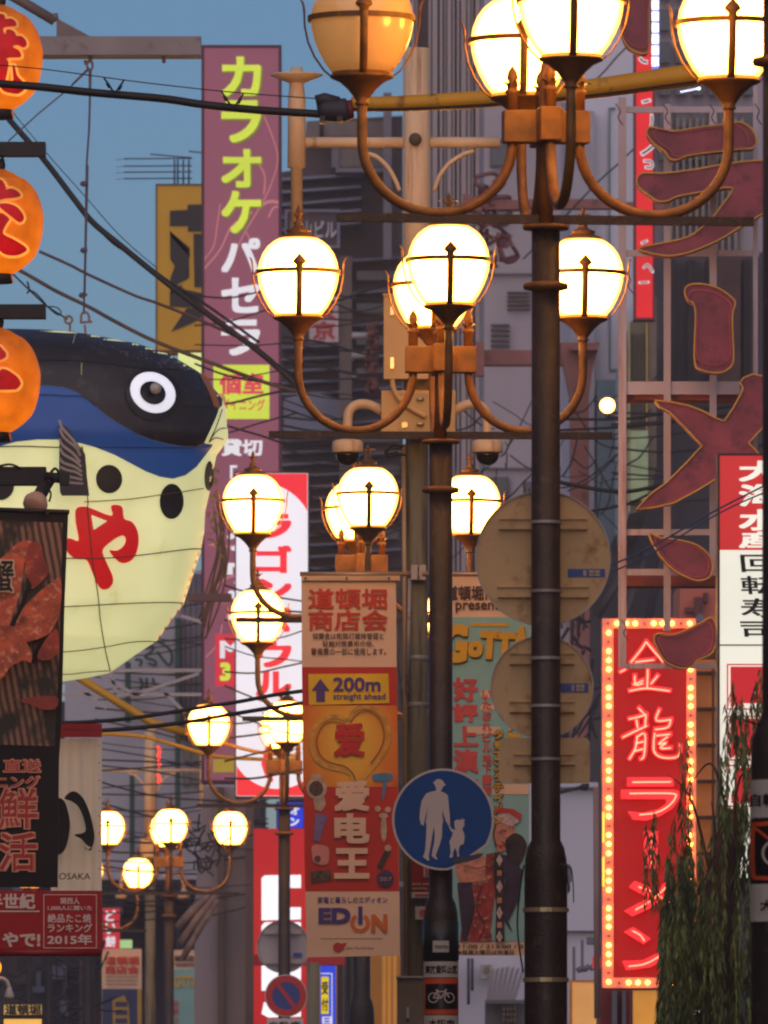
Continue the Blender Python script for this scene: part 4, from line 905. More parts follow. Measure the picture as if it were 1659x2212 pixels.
# heart banner
YH2 = 57.8
BAN = mat('banner_cream_vinyl', (236,200,168), .5, var=.07, scale=2.2, bump=.1)
hb = thing('street_banner', 'tall banner with red characters, 200m arrow panel, golden heart and white characters on red', 'banner', W(756,2066,YH2), 'vinyl banners on poles')
MB().poly([(651,1243),(855,1243),(864,2064),(664,2068),(652,1440)], YH2, .006).build('vinyl', BAN, hb)
m = MB(); m.tube([W(648,1240,YH2),W(885,1240,YH2)], px(5,YH2), 8); m.vbox(651,1243.5,864,1254,YH2-.02,.05); m.build('rod', mat('rod_steel', (190,160,130), .4, metal=.4), hb)
m = MB()
for x in (660,749,840): m.disc(x,1249,2.5,YH2-.03,.01,n=12)
m.build('bolt', DARK, hb)
def heart_mat():
    m = bpy.data.materials.new('orange_glow_print'); m.use_nodes = True; nt = m.node_tree; N = nt.nodes; L = nt.links; b = N['Principled BSDF']
    tc = N.new('ShaderNodeTexCoord'); mp = N.new('ShaderNodeMapping'); mp.inputs['Location'].default_value = (0, 0, -px(2066-1600,YH2)); L.new(tc.outputs['Object'], mp.inputs[0])
    g = N.new('ShaderNodeTexGradient'); g.gradient_type = 'SPHERICAL'; mp2 = N.new('ShaderNodeMapping'); mp2.inputs['Scale'].default_value = (2.6, .0, 2.0); L.new(mp.outputs[0], mp2.inputs[0]); L.new(mp2.outputs[0], g.inputs[0])
    n = N.new('ShaderNodeTexNoise'); n.inputs['Scale'].default_value = 9; L.new(tc.outputs['Object'], n.inputs[0])
    ad = N.new('ShaderNodeMath'); ad.operation = 'MULTIPLY_ADD'; ad.inputs[1].default_value = .25; L.new(n.outputs[0], ad.inputs[0]); L.new(g.outputs[0], ad.inputs[2])
    rp = N.new('ShaderNodeValToRGB'); e = rp.color_ramp.elements; e[0].position = .14; e[0].color = (*lin((192,38,24)),1); e[1].position = .95; e[1].color = (*lin((250,200,60)),1)
    q = rp.color_ramp.elements.new(.5); q.color = (*lin((232,128,20)),1); L.new(ad.outputs[0], rp.inputs[0]); L.new(rp.outputs[0], b.inputs['Base Color']); b.inputs['Roughness'].default_value = .5
    return m
RB = mat('banner_red_vinyl', (196,44,24), .5, var=.09, scale=2.5)
Yh = YH2-.003
MB().poly([(652,1441),(857,1441),(862,1925),(659,1925)], Yh, .002).build('red_field', RB, hb)
MB().poly([(652.5,1524),(858,1524),(860,1700),(655,1700)], Yh-.003, .002).build('glow_field', heart_mat(), hb)
RT = mat('banner_red_ink', (206,56,22), .5); BT = mat('banner_brown_ink', (70,44,36), .5)
m = MB(); text(m,'道頓堀',666,1271,836,1316,Yh-.004,.034); text(m,'商店会',666,1318,838,1362,Yh-.004,.034); m.build('title_lettering', RT, hb)
m = MB(); text(m,'協賛金は街路灯維持管理と',675,1367,829,1381,Yh-.004,.01); text(m,'駐輪対策費用の他、',697,1384,808,1397,Yh-.004,.01); text(m,'警備費の一部に使用します。',672,1400,834,1415,Yh-.004,.01); m.build('small_lettering', BT, hb)
YEL = mat('arrow_panel_yellow', (246,200,30), .5); PUR = mat('purple_ink', (84,62,136), .5)
MB().poly([(666,1456),(839,1455),(841,1519),(667,1523)], Yh-.007, .003).build('arrow_panel', YEL, hb)
m = MB(); m.poly([(692,1466),(712,1492),(702,1492),(702,1516),(683,1516),(683,1492),(673,1492)], Yh-.011, .002); text(m,'200m',720,1463,822,1494,Yh-.011,.04); text(m,'straight ahead',720,1497,833,1515,Yh-.011,.02); m.build('arrow_print', PUR, hb)
GOLD = mat('gold_ribbon_print', (214,160,48), .35, var=.25, scale=20); GOLD2 = mat('gold_edge_print', (146,96,20), .4)
hearts = [(0,[(750,1559),(735,1549),(712,1549),(690,1560),(676,1582),(673,1610),(682,1638),(705,1655),(735,1662),(756,1670),(768,1690)],9), (0,[(752,1556),(768,1532),(795,1528),(822,1540),(838,1570),(840,1600),(828,1628),(808,1655),(785,1680),(768,1692)],8), (1,[(748,1568),(730,1560),(705,1562),(690,1580),(684,1606),(694,1634),(716,1648),(745,1656),(762,1672),(768,1688)],3), (1,[(756,1562),(775,1540),(800,1538),(822,1556),(830,1590),(820,1622),(800,1650)],3)]
for q, mt in ((0, GOLD), (1, GOLD2)):
    m = MB()
    for k, P, w in hearts:
        if k == q: ribbon(m, [(p.x,p.y) for p in cr([Vector((x,y,0)) for x,y in P],6)], w, lambda a,b: Yh-.010-.003*q, 0, YH2, closed=False)
    m.build('heart_print', mt, hb)
m = MB(); text(m,'爱',721,1562,788,1634,Yh-.017,.05); m.build('heart_character', mat('heart_red_ink', (200,34,34), .5), hb)
m = MB(); column(m,'爱电王',722,798,[(1686,1752),(1757,1822),(1832,1898)],Yh-.009,.075); m.build('white_lettering', BAN, hb)
MB().poly([(660,1927),(863,1926),(864,2064),(663,2068)], Yh-.002, .003).build('white_field', BAN, hb)
m = MB(); text(m,'家電と暮らしのエディオン',686,1937,837,1951,Yh-.006,.02); text(m,'ED',688,1961,757,1995,Yh-.006,.075); m.vbox(774,1958,783,1996,Yh-.010,.002); m.build('blue_lettering', mat('logo_blue_ink', (70,54,128), .5), hb)
OR_ = mat('logo_orange_ink', (214,112,30), .5); m = MB()
ribbon(m, [(778+17*math.sin(t), 1994-17*math.cos(t)) for t in [.55+ (2*PI-1.1)*k/24 for k in range(25)]], 8.5, lambda a,b: Yh-.007, 0, YH2, closed=False); text(m,'N',802,1975,837,2014,Yh-.006,.075); m.build('orange_lettering', OR_, hb)
m = MB(); m.disc(730,2047,11,Yh-.006,.002,n=24); m.poly([(738,2038),(750,2036),(744,2046),(742,2056)],Yh-.007,.002); m.build('red_emblem', NPR, hb)
m = MB(); text(m,'Japan. The One Shop',747,2045,807,2052,Yh-.006,.0); m.rect(692,2027,826,2028,Yh-.006); m.build('fine_print', BT, hb)
# printed goods
SIL = mat('silver_print', (190,165,140), .4, var=.15, scale=30)
m = MB(); m.disc(684,1703,22,Yh-.008,.002,ry=24); m.poly([(672,1672),(694,1672),(696,1690),(672,1686)],Yh-.006,.002); m.poly([(676,1722),(701,1720),(704,1738),(694,1753),(680,1748)],Yh-.006,.002); m.build('watch_print', SIL, hb)
m = MB(); m.disc(683,1703,15,Yh-.011,.002,ry=16); m.build('watch_dial', mat('dial_print', (84,64,50), .5, var=.4, scale=60), hb)
m = MB(); m.poly([(681,1757),(708,1761),(698,1790),(690,1818),(677,1815)],Yh-.008,.002); m.build('tube_print', mat('violet_print', (118,104,150), .5, var=.15, scale=20), hb)
m = MB(); m.poly(sm2([(676,1826),(706,1828),(711,1845),(706,1867),(680,1864),(674,1846)],3),Yh-.008,.002); m.build('camera_print', mat('pink_print', (214,140,132), .5), hb); m = MB(); m.disc(686,1855,7,Yh-.011,.002); m.build('lens_print', mat('lens_dark', (90,50,48), .4), hb)
m = MB(); m.poly([(670,1882),(714,1878),(717,1902),(672,1908)],Yh-.008,.002); m.build('group_photo_print', mat('photo_dark', (86,66,52), .5, var=.5, scale=40), hb)
m = MB(); m.poly(sm2([(804,1676),(812,1671),(846,1671),(848,1683),(838,1687),(815,1689),(806,1685)],2),Yh-.008,.002); m.poly([(827,1688),(836,1689),(832,1712),(828,1730),(825,1724)],Yh-.008,.002); m.build('hair_dryer_print', mat('cyan_print', (70,130,170), .4, var=.15, scale=20), hb)
m = MB(); m.disc(816,1747,6.5,Yh-.008,.002); m.disc(838,1749,6.5,Yh-.008,.002); m.disc(829,1790,6.5,Yh-.008,.002,ry=28); m.disc(828,1762,10,Yh-.009,.002,ry=6); m.build('roller_print', SIL, hb)
m = MB(); m.poly([(832,1835),(844,1840),(825,1878),(814,1872)],Yh-.008,.002); m.build('wand_print', mat('dark_wand', (52,38,30), .4), hb); m = MB(); m.disc(838,1832,7,Yh-.011,.002); m.build('wand_tip', SIL, hb)
m = MB(); m.disc(832,1898,19,Yh-.008,.002); m.build('badge_print', mat('badge_violet', (70,48,84), .5, var=.4, scale=30), hb); m = MB(); text(m,'コロプ',820,1894,846,1903,Yh-.011,.04); m.build('badge_lettering', SIL, hb)
# show poster banner to the right
gb = thing('street_banner', 'pale turquoise show banner with yellow brush letters and a performer, right of the second post', 'banner', W(1060,2066,YH2), 'vinyl banners on poles')
MB().poly([(948,1243),(1146,1243),(1140,2064),(945,2064)], YH2, .006).build('vinyl', BAN, gb)
m = MB(); m.tube([W(912,1240,YH2),W(1150,1240,YH2)], px(5,YH2), 8); m.build('rod', MATS['rod_steel'], gb)
TQ = mat('turquoise_print', (140,192,188), .5, var=.05, scale=4)
MB().poly([(948,1333),(1145,1333),(1142,2034),(946,2034)], Yh, .002).build('turquoise_field', TQ, gb)
m = MB(); text(m,'道頓堀商店会',962,1265,1130,1296,Yh-.004,.04); text(m,'presents',984,1299,1090,1324,Yh-.004,.03)
text(m,'開 111:00 / 213:00 / 31',952,2039,1138,2049,Yh-.004,.02); text(m,'※毎週火曜日は休演日',990,2052,1110,2062,Yh-.004,.03); m.build('dark_lettering', BT, gb)
GY = mat('gold_brush_print', (222,172,30), .5)
GC = (('G',952,1008,1348,1432),('o',1010,1042,1384,1420),('T',1034,1078,1362,1424),('T',1066,1112,1366,1424),('A',1104,1142,1352,1420))
m = MB()
for ch, x0, x1, y0, y1 in GC: text(m, ch, x0+1.5, y0+2, x1+1.5, y1+2.5, Yh-.004, .10, skew=.06)
m.build('lettering_shadow', BT, gb)
m = MB(); m.rect(1016,1346,1100,1353,Yh-.004)
for ch, x0, x1, y0, y1 in GC: text(m, ch, x0, y0, x1, y1, Yh-.010, .09, skew=.06)
m.build('gold_lettering', GY, gb)
PK = mat('coral_print', (214,84,84), .5)
m = MB(); column(m,'好評上演中',980,1034,[(1463,1515),(1520,1560),(1568,1612),(1618,1670),(1675,1720)],Yh-.004,.07,skew=-.05); column(m,'いたおれビル地下一階',1042,1062,[(1490+i*23,1510+i*23) for i in range(10)],Yh-.0045,.05); m.build('coral_lettering', PK, gb)
m = MB(); m.rect(1010,1570,1080,1586,Yh-.003); m.disc(1052,1500,14,Yh-.003,.001,ry=9); m.disc(1052,1528,16,Yh-.003,.001,ry=9); m.vbox(1064,1694,1142,1716,Yh-.003,.001); m.build('cream_print', BAN, gb)
m = MB(); column(m,'タ煮エンタテイメン',1066,1090,[(1576+i*23,1597+i*23) for i in range(9)],Yh-.005,.11,skew=-.1); m.build('lettering_shadow', BT, gb)
m = MB(); column(m,'タ煮エンタテイメン',1067,1089,[(1577+i*23,1596+i*23) for i in range(9)],Yh-.009,.04,skew=-.1); column(m,'人物',1096,1124,[(1560,1580),(1582,1602)],Yh-.009,.05); m.build('yellow_lettering', GY, gb)
def vp(P): return P
m = MB(); m.poly(sm2([(988,1850),(1005,1835),(1030,1838),(1060,1868),(1068,1895),(1040,1903),(1000,1908),(985,1885)],3),Yh-.005,.002); m.poly(sm2([(1068,1780),(1085,1762),(1105,1770),(1112,1800),(1100,1830),(1078,1840),(1066,1815)],3),Yh-.009,.002); m.poly([(1100,1800),(1118,1842),(1112,1848),(1092,1812)],Yh-.010,.002); m.build('skin_print', mat('skin_print', (206,140,116), .5, var=.2, scale=16, dirt=(168,84,74), dirt_amt=.25), gb)
m = MB(); m.poly([(990,1906),(1050,1905),(1070,1900),(1066,1960),(1060,2010),(1064,2033),(994,2033),(1000,1980)],Yh-.006,.002); m.poly([(1050,1845),(1080,1840),(1090,1900),(1082,1960),(1062,1930),(1048,1890)],Yh-.008,.002); m.build('red_robe_print', mat('robe_red', (150,50,44), .5, var=.5, scale=14, dirt=(210,160,130), dirt_amt=.3), gb)
m = MB(); m.poly([(988,1908),(1018,1905),(1026,1960),(1008,2033),(1000,2033)],Yh-.012,.002); m.poly([(1080,1845),(1108,1850),(1128,1880),(1122,1940),(1098,1990),(1108,2015),(1080,1975),(1092,1900)],Yh-.012,.002); m.build('violet_robe_print', mat('robe_violet', (48,34,62), .5, var=.5, scale=12), gb)
m = MB(); m.poly([(1068,1840),(1086,1846),(1090,1900),(1088,1960),(1090,2033),(1070,2033),(1072,1950),(1066,1880)],Yh-.015,.002); m.poly(sm2([(1092,1815),(1110,1800),(1128,1806),(1138,1825),(1132,1850),(1118,1870),(1102,1862),(1094,1840)],3),Yh-.013,.002); m.build('black_sash_print', mat('sash_black', (44,36,36), .5, var=.5, scale=16), gb)
for y in (1858,1915,1972,2024): MB().poly([(1079,y-14),(1086,y),(1079,y+14),(1072,y)],Yh-.018,.002).build('diamond_print', mat('pale_detail', (196,176,170), .5, var=.2, scale=60), gb)
for y in (1886,1945,1998): MB().poly([(1074,y-6),(1084,y-6),(1084,y+6),(1074,y+6)],Yh-.018,.002).build('square_print', MATS['skin_print'], gb)
m = MB()
for P, w in (([(1078,1800),(1086,1794),(1094,1796)],2.2),([(1100,1788),(1106,1786),(1110,1790)],1.6),([(1084,1818),(1092,1824),(1102,1820)],2.2),([(1072,1778),(1066,1800),(1072,1830)],3),([(1118,1806),(1128,1826),(1120,1846)],2.5),([(1096,1900),(1106,1930),(1100,1970)],2.5),([(1004,1870),(1030,1876),(1052,1870)],1.6),([(1012,1920),(1016,1970),(1006,2020)],2.5),([(1040,1915),(1030,1960),(1046,2000),(1034,2030)],2.5)):
    ribbon(m, [(p.x,p.y) for p in cr([Vector((x,y,0)) for x,y in P],5)], w, lambda a,b: Yh-.021, 0, YH2, closed=False)
[q.build('ink_line_print', mat('ink_line', (70,40,44), .5), gb) for q in m.islands()]
m = MB(); m.poly([(1068,1768),(1090,1748),(1118,1758),(1122,1775),(1105,1785),(1085,1778)],Yh-.011,.002); m.build('white_cap_print', mat('pale_detail', (196,176,170), .5, var=.2, scale=60), gb)
m = MB(); m.poly([(1064,1752),(1080,1744),(1110,1748),(1128,1760),(1124,1772),(1100,1756),(1075,1756)],Yh-.014,.002); m.poly([(1070,1822),(1082,1826),(1094,1822),(1082,1832)],Yh-.014,.002); m.build('scarlet_detail_print', NPR, gb)
# ------------------------------------------------------------------ karaoke sign
YK = 118
MAU = lit('mauve_panel', (152,82,104), .62, .10, .8); MAUF = mat('dark_mauve_frame', (84,36,58), .5)
ks = sign('karaoke_sign', 'very tall narrow mauve sign with yellow and white katakana, dark frame, against the sky', 'sign', 436, 98, 607, 1690, YK, .35, MAU, MAUF, 5)
LY = lit('lit_yellow', (214,230,70), .82, .05); LW = lit('lit_white', (225,222,228), .95, .04); LRD = lit('lit_red', (214,40,60), .85, .05)
y_ = YK-.012
SW = lit('vine_pattern', (206,126,132), .66, .1)
m = MB()
for P, w in (([(570,250),(590,300),(600,345),(585,400),(560,450),(530,500),(500,560),(480,590)],3),([(556,350),(572,380),(570,420)],4),([(442,560),(462,530),(470,480),(476,440)],3),([(442,580),(475,540),(500,490),(530,470),(545,458)],4),([(604,438),(580,436),(556,450)],7),([(604,446),(590,450),(580,470)],4),([(530,500),(540,520),(530,545)],3),([(455,1290),(480,1255),(520,1235),(545,1200)],5),([(505,1245),(520,1262),(530,1280)],3),([(450,1175),(500,1180),(560,1160)],5),([(445,1420),(470,1390),(480,1350)],3)):
    ribbon(m, [(p.x,p.y) for p in cr([Vector((x,y,0)) for x,y in P],6)], w, lambda a,b: y_+.004, 0, YK, closed=False)
m.build('vine_print', SW, ks)
m = MB(); column(m,'カラオケ',478,564,[(122,208),(216,308),(322,405),(412,504)],y_,.05,d=.02); m.build('yellow_lettering', LY, ks)
m = MB(); column(m,'カラオケ',480,568,[(125,211),(219,311),(325,408),(415,507)],y_+.004,.06); m.build('lettering_shade', mat('olive_edge', (130,140,40), .5, emit=.4), ks)
m = MB(); column(m,'パセラ',478,562,[(514,588),(600,676),(690,768)],y_,.05,d=.02); text(m,'貸切',478,948,567,985,y_,.06); text(m,'「',497,1005,512,1035,y_,.05); column(m,'ムタウン',490,560,[(1040,1110),(1130,1190),(1205,1265),(1275,1340)],y_,.05); m.build('white_lettering', LW, ks)
m = MB(); m.vbox(461,788,582,905,y_,.02); m.build('yellow_box', LY, ks)
m = MB(); text(m,'個室',474,806,569,852,y_-.01,.06); text(m,'ダイニング',478,862,572,887,y_-.01,.02); m.build('pink_lettering', lit('lit_pink', (214,60,80), .9), ks)
m = MB(); m.vbox(465,1370,520,1482,y_,.02); m.build('red_box', LRD, ks)
m = MB(); text(m,'M',475,1384,520,1422,y_-.01,.06); m.build('box_letter', LW, ks); m = MB(); text(m,'3',475,1431,498,1471,y_-.01,.08); m.build('box_number', LY, ks)
# bowling sign
YW = 112
WP = lit('white_panel', (232,230,240), .98, .05, .8); REDL = lit('bright_red', (236,36,54), 1.0, .05)
bs = sign('bowling_sign', 'tall white lit sign with red katakana and red rounded corners, hanging below the karaoke sign', 'sign', 508, 1020, 667, 1722, YW, .4, WP, mat('sign_frame_dark', (60,40,44), .5), 2)
y_ = YW-.012; m = MB()
def corner(cx, cy, R, x0, x1, yy, up):
    P = [(x0, yy)] + [(x, cy - up*math.sqrt(max(0, R*R-(x-cx)**2))) for x in [x0+(x1-x0)*k/20 for k in range(21)]] + [(x1, yy)]
    return P
m.poly(corner(560,1160,118,511,664,1023,1)[1:-1] + [(664,1023),(511,1023)], y_, .004); m.poly(corner(600,1600,104,511,664,1719,-1)[1:-1] + [(664,1719),(511,1719)], y_, .004)
m.build('corner_print', REDL, bs)
m = MB(); column(m,'ラゴンボウル',552,630,[(1110,1163),(1178,1238),(1250,1300),(1312,1375),(1384,1442),(1450,1505)],y_-.004,.07); m.poly([(574,1612),(590,1596),(586,1640),(590,1690),(574,1680),(564,1650)],y_-.004,.003); m.build('red_lettering', REDL, bs)
# yellow sign behind
YY = 126
ysn = sign('rooftop_sign', 'yellow rooftop sign with black angular characters, cut off by the karaoke sign', 'sign', 337, 398, 470, 758, YY, .6, mat('yellow_sign_face', (200,148,22), .5, var=.04, scale=2, emit=.12), mat('sign_edge', (92,76,52), .5), 2)
m = MB(); y_ = YY-.02
for P in ([(367,455),(405,453),(405,442),(470,440),(470,500),(406,500),(406,488),(367,488)], [(368,500),(410,535),(410,556),(368,510)], [(367,498),(408,540),(409,600),(385,613),(368,640),(368,600),(378,575),(368,560)],
          [(418,505),(436,505),(436,620),(420,620)], [(367,632),(390,615),(398,625),(470,640),(470,660),(400,664),(367,662)], [(403,666),(445,660),(432,690),(410,700),(370,716)], [(440,600),(470,590),(470,640),(440,640)]): m.poly(P, y_, .01)
m.build('black_lettering', mat('charcoal_print', (52,48,48), .6), ysn)
ant = thing('rooftop_antenna', 'dark rooftop antenna with long horizontal rods above the yellow sign', 'antenna', W(400,398,YY+2))
m = MB(); Ya = YY+2
for x in (377,384,396,408): m.tube([W(x,345,Ya),W(x,400,Ya)], px(2.2,Ya), 6)
for k, y in enumerate((343,359,372,386)): m.tube([W(268,y,Ya),W(415,y-1,Ya)], px(1.6,Ya), 6)
m.tube([W(325,333,Ya+1),W(415,341,Ya+1)], px(1.6,Ya), 6); m.tube([W(408,327,Ya+1),W(440,330,Ya+1)], px(1.6,Ya), 6); m.build('rod', mat('antenna_metal', (70,74,84), .6), ant)
m = MB()
for y in (343,359,372,386): m.tube([W(250,y+2,Ya),W(268,y,Ya)], px(1.2,Ya), 5)
m.build('rod_tip', mat('pale_tip', (170,178,190), .5), ant)
m = MB(); ps = sign('shop_sign', 'pale yellow lit sign corner between fish head and karaoke sign', 'sign', 385, 762, 436, 860, 121, .2, lit('pale_yellow', (232,240,150), .9), None)
# ------------------------------------------------------------------ maroon neon sign on white grid
YM = 76
FRM = mat('white_grid_steel', (196,176,178), .55, var=.08, scale=2, dirt=(150,96,84), dirt_amt=.22, streak=True)
MAR = mat('maroon_neon_box', (136,54,66), .5, var=.2, scale=3.5, bump=.1, dirt=(96,38,48), dirt_amt=.45); MART = mat('yellow_neon_tube', (196,140,60), .4, var=.1, emit=.06)
gs = thing('neon_frame_sign', 'maroon brush stroke letters with yellow edges, unlit, on a white steel grid at the right', 'neon sign', W(1490,1445,YM+.3))
Yf2 = YM+.35
for a in ((1336,210,1353,1443),(1434,225,1449,1362),(1533,230,1548,1232),(1627,160,1637,1400)):
    MB().vbox(*a, Yf2, px(14,YM)).build('grid_post', FRM, gs)
for a in ((1353.3,230,1640,243),(1353.3,540,1640,553),(1353.3,824,1640,852),(1353.3,1143,1640,1156),(1353.3,1229,1640,1243),(1353.3,1433,1640,1444)):
    MB().vbox(*a, Yf2+.01, px(12,YM)).build('grid_rail', FRM, gs)
MB().vbox(1350,853,1640,864,Yf2+.06,.3).build('rusty_rail', mat('rusty_red_steel', (140,70,58), .7, var=.2), gs)
for a in ((1340,1244,1640,1266),): MB().vbox(*a, Yf2+.3,.3).build('rusty_rail', MATS['rusty_red_steel'], gs)
S_ = [ (2,0,[(740,-160),(735,0),(715,80),(705,180),(725,260),(760,310),(820,340),(870,343),(888,300),(890,100),(895,0),(890,-160)]),
 (2,0,[(875,870),(885,830),(920,825),(1050,848),(1250,820),(1400,805),(1470,790),(1530,815),(1570,860),(1585,920),(1560,960),(1480,965),(1250,990),(1130,1010),(1070,1035),(1020,1025),(990,980),(920,930)]),
 (2,0,[(810,1165),(830,1130),(880,1120),(1000,1120),(1200,1095),(1400,1060),(1520,1045),(1640,1040),(1700,1060),(1720,1300),(1590,1405),(1480,1470),(1330,1560),(1130,1640),(980,1655),(820,1610),(1000,1570),(1150,1530),(1280,1430),(1360,1330),(1430,1215),(1250,1240),(1080,1270),(1010,1300),(940,1300),(870,1250),(820,1210)]),
 (2,1,[(1120,240),(1130,200),(1180,180),(1260,185),(1350,215),(1420,265),(1448,305),(1430,370),(1430,500),(1437,640),(1425,710),(1370,750),(1300,755),(1220,735),(1185,690),(1183,560),(1190,400),(1180,310),(1140,285)]),
 (2,1,[(925,935),(1030,945),(1150,970),(1240,1005),(1320,1050),(1375,1070),(1430,990),(1480,900),(1500,860),(1478,820),(1500,790),(1560,765),(1640,780),(1720,860),(1700,1040),(1590,1150),(1535,1210),(1590,1270),(1640,1330),(1500,1400),(1330,1440),(1200,1520),(1050,1600),(920,1630),(805,1640),(900,1540),(1000,1470),(1130,1340),(1232,1228),(1130,1120),(1020,1010),(960,980)]),
 (2,2,[(890,140),(960,165),(1100,185),(1200,215),(1270,270),(1300,330),(1290,410),(1240,440),(1180,440),(1090,400),(1010,340),(940,250)]),
 (2,2,[(918,820),(950,788),(1040,795),(1120,770),(1230,715),(1298,685),(1330,780),(1300,910),(1200,960),(1170,1000),(1110,1015),(1050,1000),(990,965),(950,900)])]
for k, (i, j, P) in enumerate(S_):
    Q = sm2(tl(i,j,P), 3) if k not in (4,) else tl(i,j,P)
    yk = YM - .02*k
    o = MB().poly(Q, yk, .22).build('neon_stroke', MAR, gs)
    m = MB(); m.tube([W(x, y, yk-.01) for x, y in Q] + [W(*Q[0], yk-.01)], px(2.2,YM), 6, cap=False); m.build('edge_tube', MART, o, org=ORG[gs.name])
    cx_ = sum(q[0] for q in Q)/len(Q); cy_ = sum(q[1] for q in Q)/len(Q)
    m = MB(); I = [(cx_+(x-cx_)*.86, cy_+(y-cy_)*.84) for x, y in Q]
    if k in (0,1,3,5,6): m.tube([W(x, y, yk-.02) for x, y in I] + [W(*I[0], yk-.02)], px(1.1,YM), 5, cap=False); m.build('inner_tube', mat('unlit_pink_tube', (178,84,98), .3), o, org=ORG[gs.name])
m = MB(); rnd = random.Random(3)
for x, y in ((1338,236),(1440,236),(1540,236),(1638,236),(1360,600),(1350,1350)):
    m.tube(cr([W(x-8,y-12,YM+.2),W(x+2,y+4,YM+.15),W(x-3,y+18,YM+.2),W(x+8,y+34,YM+.2)],4), px(1.4,YM), 5)
m.build('fixing_wire', mat('rust_wire', (130,72,62), .7), gs)
# ------------------------------------------------------------------ red neon restaurant sign with bulbs
YN = 92
NB = mat('pink_bulb_board', (226,130,110), .5, emit=.42, ecol=(240,120,100), var=.05)
rs = thing('neon_sign', 'red vertical neon sign with glowing characters and a border of yellow bulbs', 'neon sign', W(1402,2134,YN))
MB().vbox(1301,1336,1503,2134,YN,.5).build('box', mat('red_sign_side', (150,20,24), .5), rs)
m = MB(); yb = YN-.03
m.vbox(1301,1336,1325,2134,yb,.03); m.vbox(1483,1336,1503,2134,yb,.03); m.vbox(1325,1336,1483,1357,yb,.03); m.vbox(1325,2112,1483,2134,yb,.03); m.build('bulb_board', NB, rs)
MB().vbox(1325,1357,1483,2112,YN-.01,.01).build('red_face', mat('red_glow_face', (110,4,6), .6, emit=.55, ecol=(196,2,6), evar=.12, scale=2, var=.04), rs)
ONB = mat('lit_bulb', (255,220,140), .4, emit=16, ecol=(255,176,60)); OFB = mat('unlit_bulb', (180,120,90), .3)
bon = None; boff = None
def bulb(x, y, on):
    global bon, boff
    src = bon if on else boff
    if src is None:
        b = MB(); blob(b, Vector((0,0,0)), px(4.6 if on else 3.4,YN), px(6,YN), px(4.6 if on else 3.4,YN), 8); b.v = [(v[0]+ORG[rs.name].x, v[1]+ORG[rs.name].y, v[2]+ORG[rs.name].z) for v in b.v]
        o = b.build('bulb', ONB if on else OFB, rs)
        if on: bon = o
        else: boff = o
        src = o; c = o
    else: c = src.copy(); COL.objects.link(c); c.parent = rs
    p = W(x, y, YN-.05) - ORG[rs.name]; c.location = p
for k in range(39):
    y = 1366.7 + k*19.85
    if y < 2130: bulb(1315, y, k % 4 != 1)
for k in range(38): bulb(1492, 1366.7+k*19.85, (k % 4 != 1) and not (k in (0,)))
for k, x in enumerate((1314,1332.7,1352.7,1372,1392,1412,1431,1451.7,1471,1490.3)): bulb(x, 1346.5, k not in (0,4,8))
for k, x in enumerate((1338,1358,1378,1399,1418,1436,1455,1474)): bulb(x, 2122.5, k not in (0,4))
NL = mat('neon_letter_face', (220,40,44), .4, emit=.95, ecol=(248,52,60), evar=.15, scale=8); NT = mat('neon_tube_glow', (255,150,120), .4, emit=4.5, ecol=(255,120,90))
yl = YN-.09
m = MB()
for P in ([(745,60),(1048,60),(1048,118),(745,118)], [(705,140),(1050,140),(1085,150),(1085,200),(1040,262),(960,310),(870,340),(785,335),(750,280),(850,290),(950,265),(1000,230),(1000,200),(705,200)], [(855,405),(948,405),(948,650),(855,650)],
          [(755,770),(795,730),(900,775),(1000,820),(1090,880),(1050,910),(900,850)], [(725,925),(850,860),(960,780),(1020,690),(1080,715),(1000,830),(900,905),(780,962)],
          [(725,1062),(785,1030),(900,1105),(855,1142)], [(715,1250),(850,1245),(960,1190),(1060,1080),(1110,1105),(1020,1220),(900,1290),(740,1310)]): m.poly(tl(2,3,P), yl, .06)
m.build('lettering', NL, rs)
m = MB()
_k = [0]
def nt(i, j, L_):
    for P in L_:
        q_ = [(p.x, p.y) for p in cr([Vector((x, y, 0)) for x, y in tl(i, j, P)], 4)]
        if j == 2:                                # raised letter stroke behind the tube
            ax, ay = q_[0][0]-q_[1][0], q_[0][1]-q_[1][1]; l_ = math.hypot(ax, ay) or 1; q_ = [(q_[0][0]+ax/l_*4, q_[0][1]+ay/l_*4)] + q_
            ax, ay = q_[-1][0]-q_[-2][0], q_[-1][1]-q_[-2][1]; l_ = math.hypot(ax, ay) or 1; q_.append((q_[-1][0]+ax/l_*4, q_[-1][1]+ay/l_*4))
            pb = MB(); _k[0] += 1; ribbon(pb, q_, 10.5, lambda a, b: yl, .0006*_k[0], YN, closed=False); pb.build('letter_stroke', NL, rs)
        m.tube(cr([W(x, y, yl-.05) for x, y in tl(i, j, P)], 4), px(1.5,YN), 6)
nt(2,2,[[(770,975),(830,900),(870,840)],[(870,842),(910,890),(980,972)],[(800,972),(920,958)],[(880,1020),(876,1140)],[(700,1038),(735,1020)],[(785,1120),(850,1092)],[(760,1160),(870,1143),(1022,1160)],[(945,1060),(900,1115)],[(795,1060),(802,1120),(850,1110)]])
nt(2,2,[[(820,1270),(858,1312)],[(757,1342),(820,1328),(872,1312)],[(805,1345),(815,1400)],[(868,1320),(862,1390)],[(715,1462),(790,1425),(875,1385)],[(812,1450),(800,1530),(760,1602)],[(815,1455),(862,1440),(855,1580),(832,1602)],[(800,1500),(855,1488)],[(792,1550),(850,1536)],[(955,1280),(935,1352),(1032,1345)],[(1028,1345),(1010,1395),(925,1410)],[(925,1432),(918,1500),(925,1560),(980,1592),(1075,1584),(1088,1510)],[(935,1450),(1025,1440)],[(1010,1455),(950,1505),(1000,1495),(960,1530),(1030,1530)]])
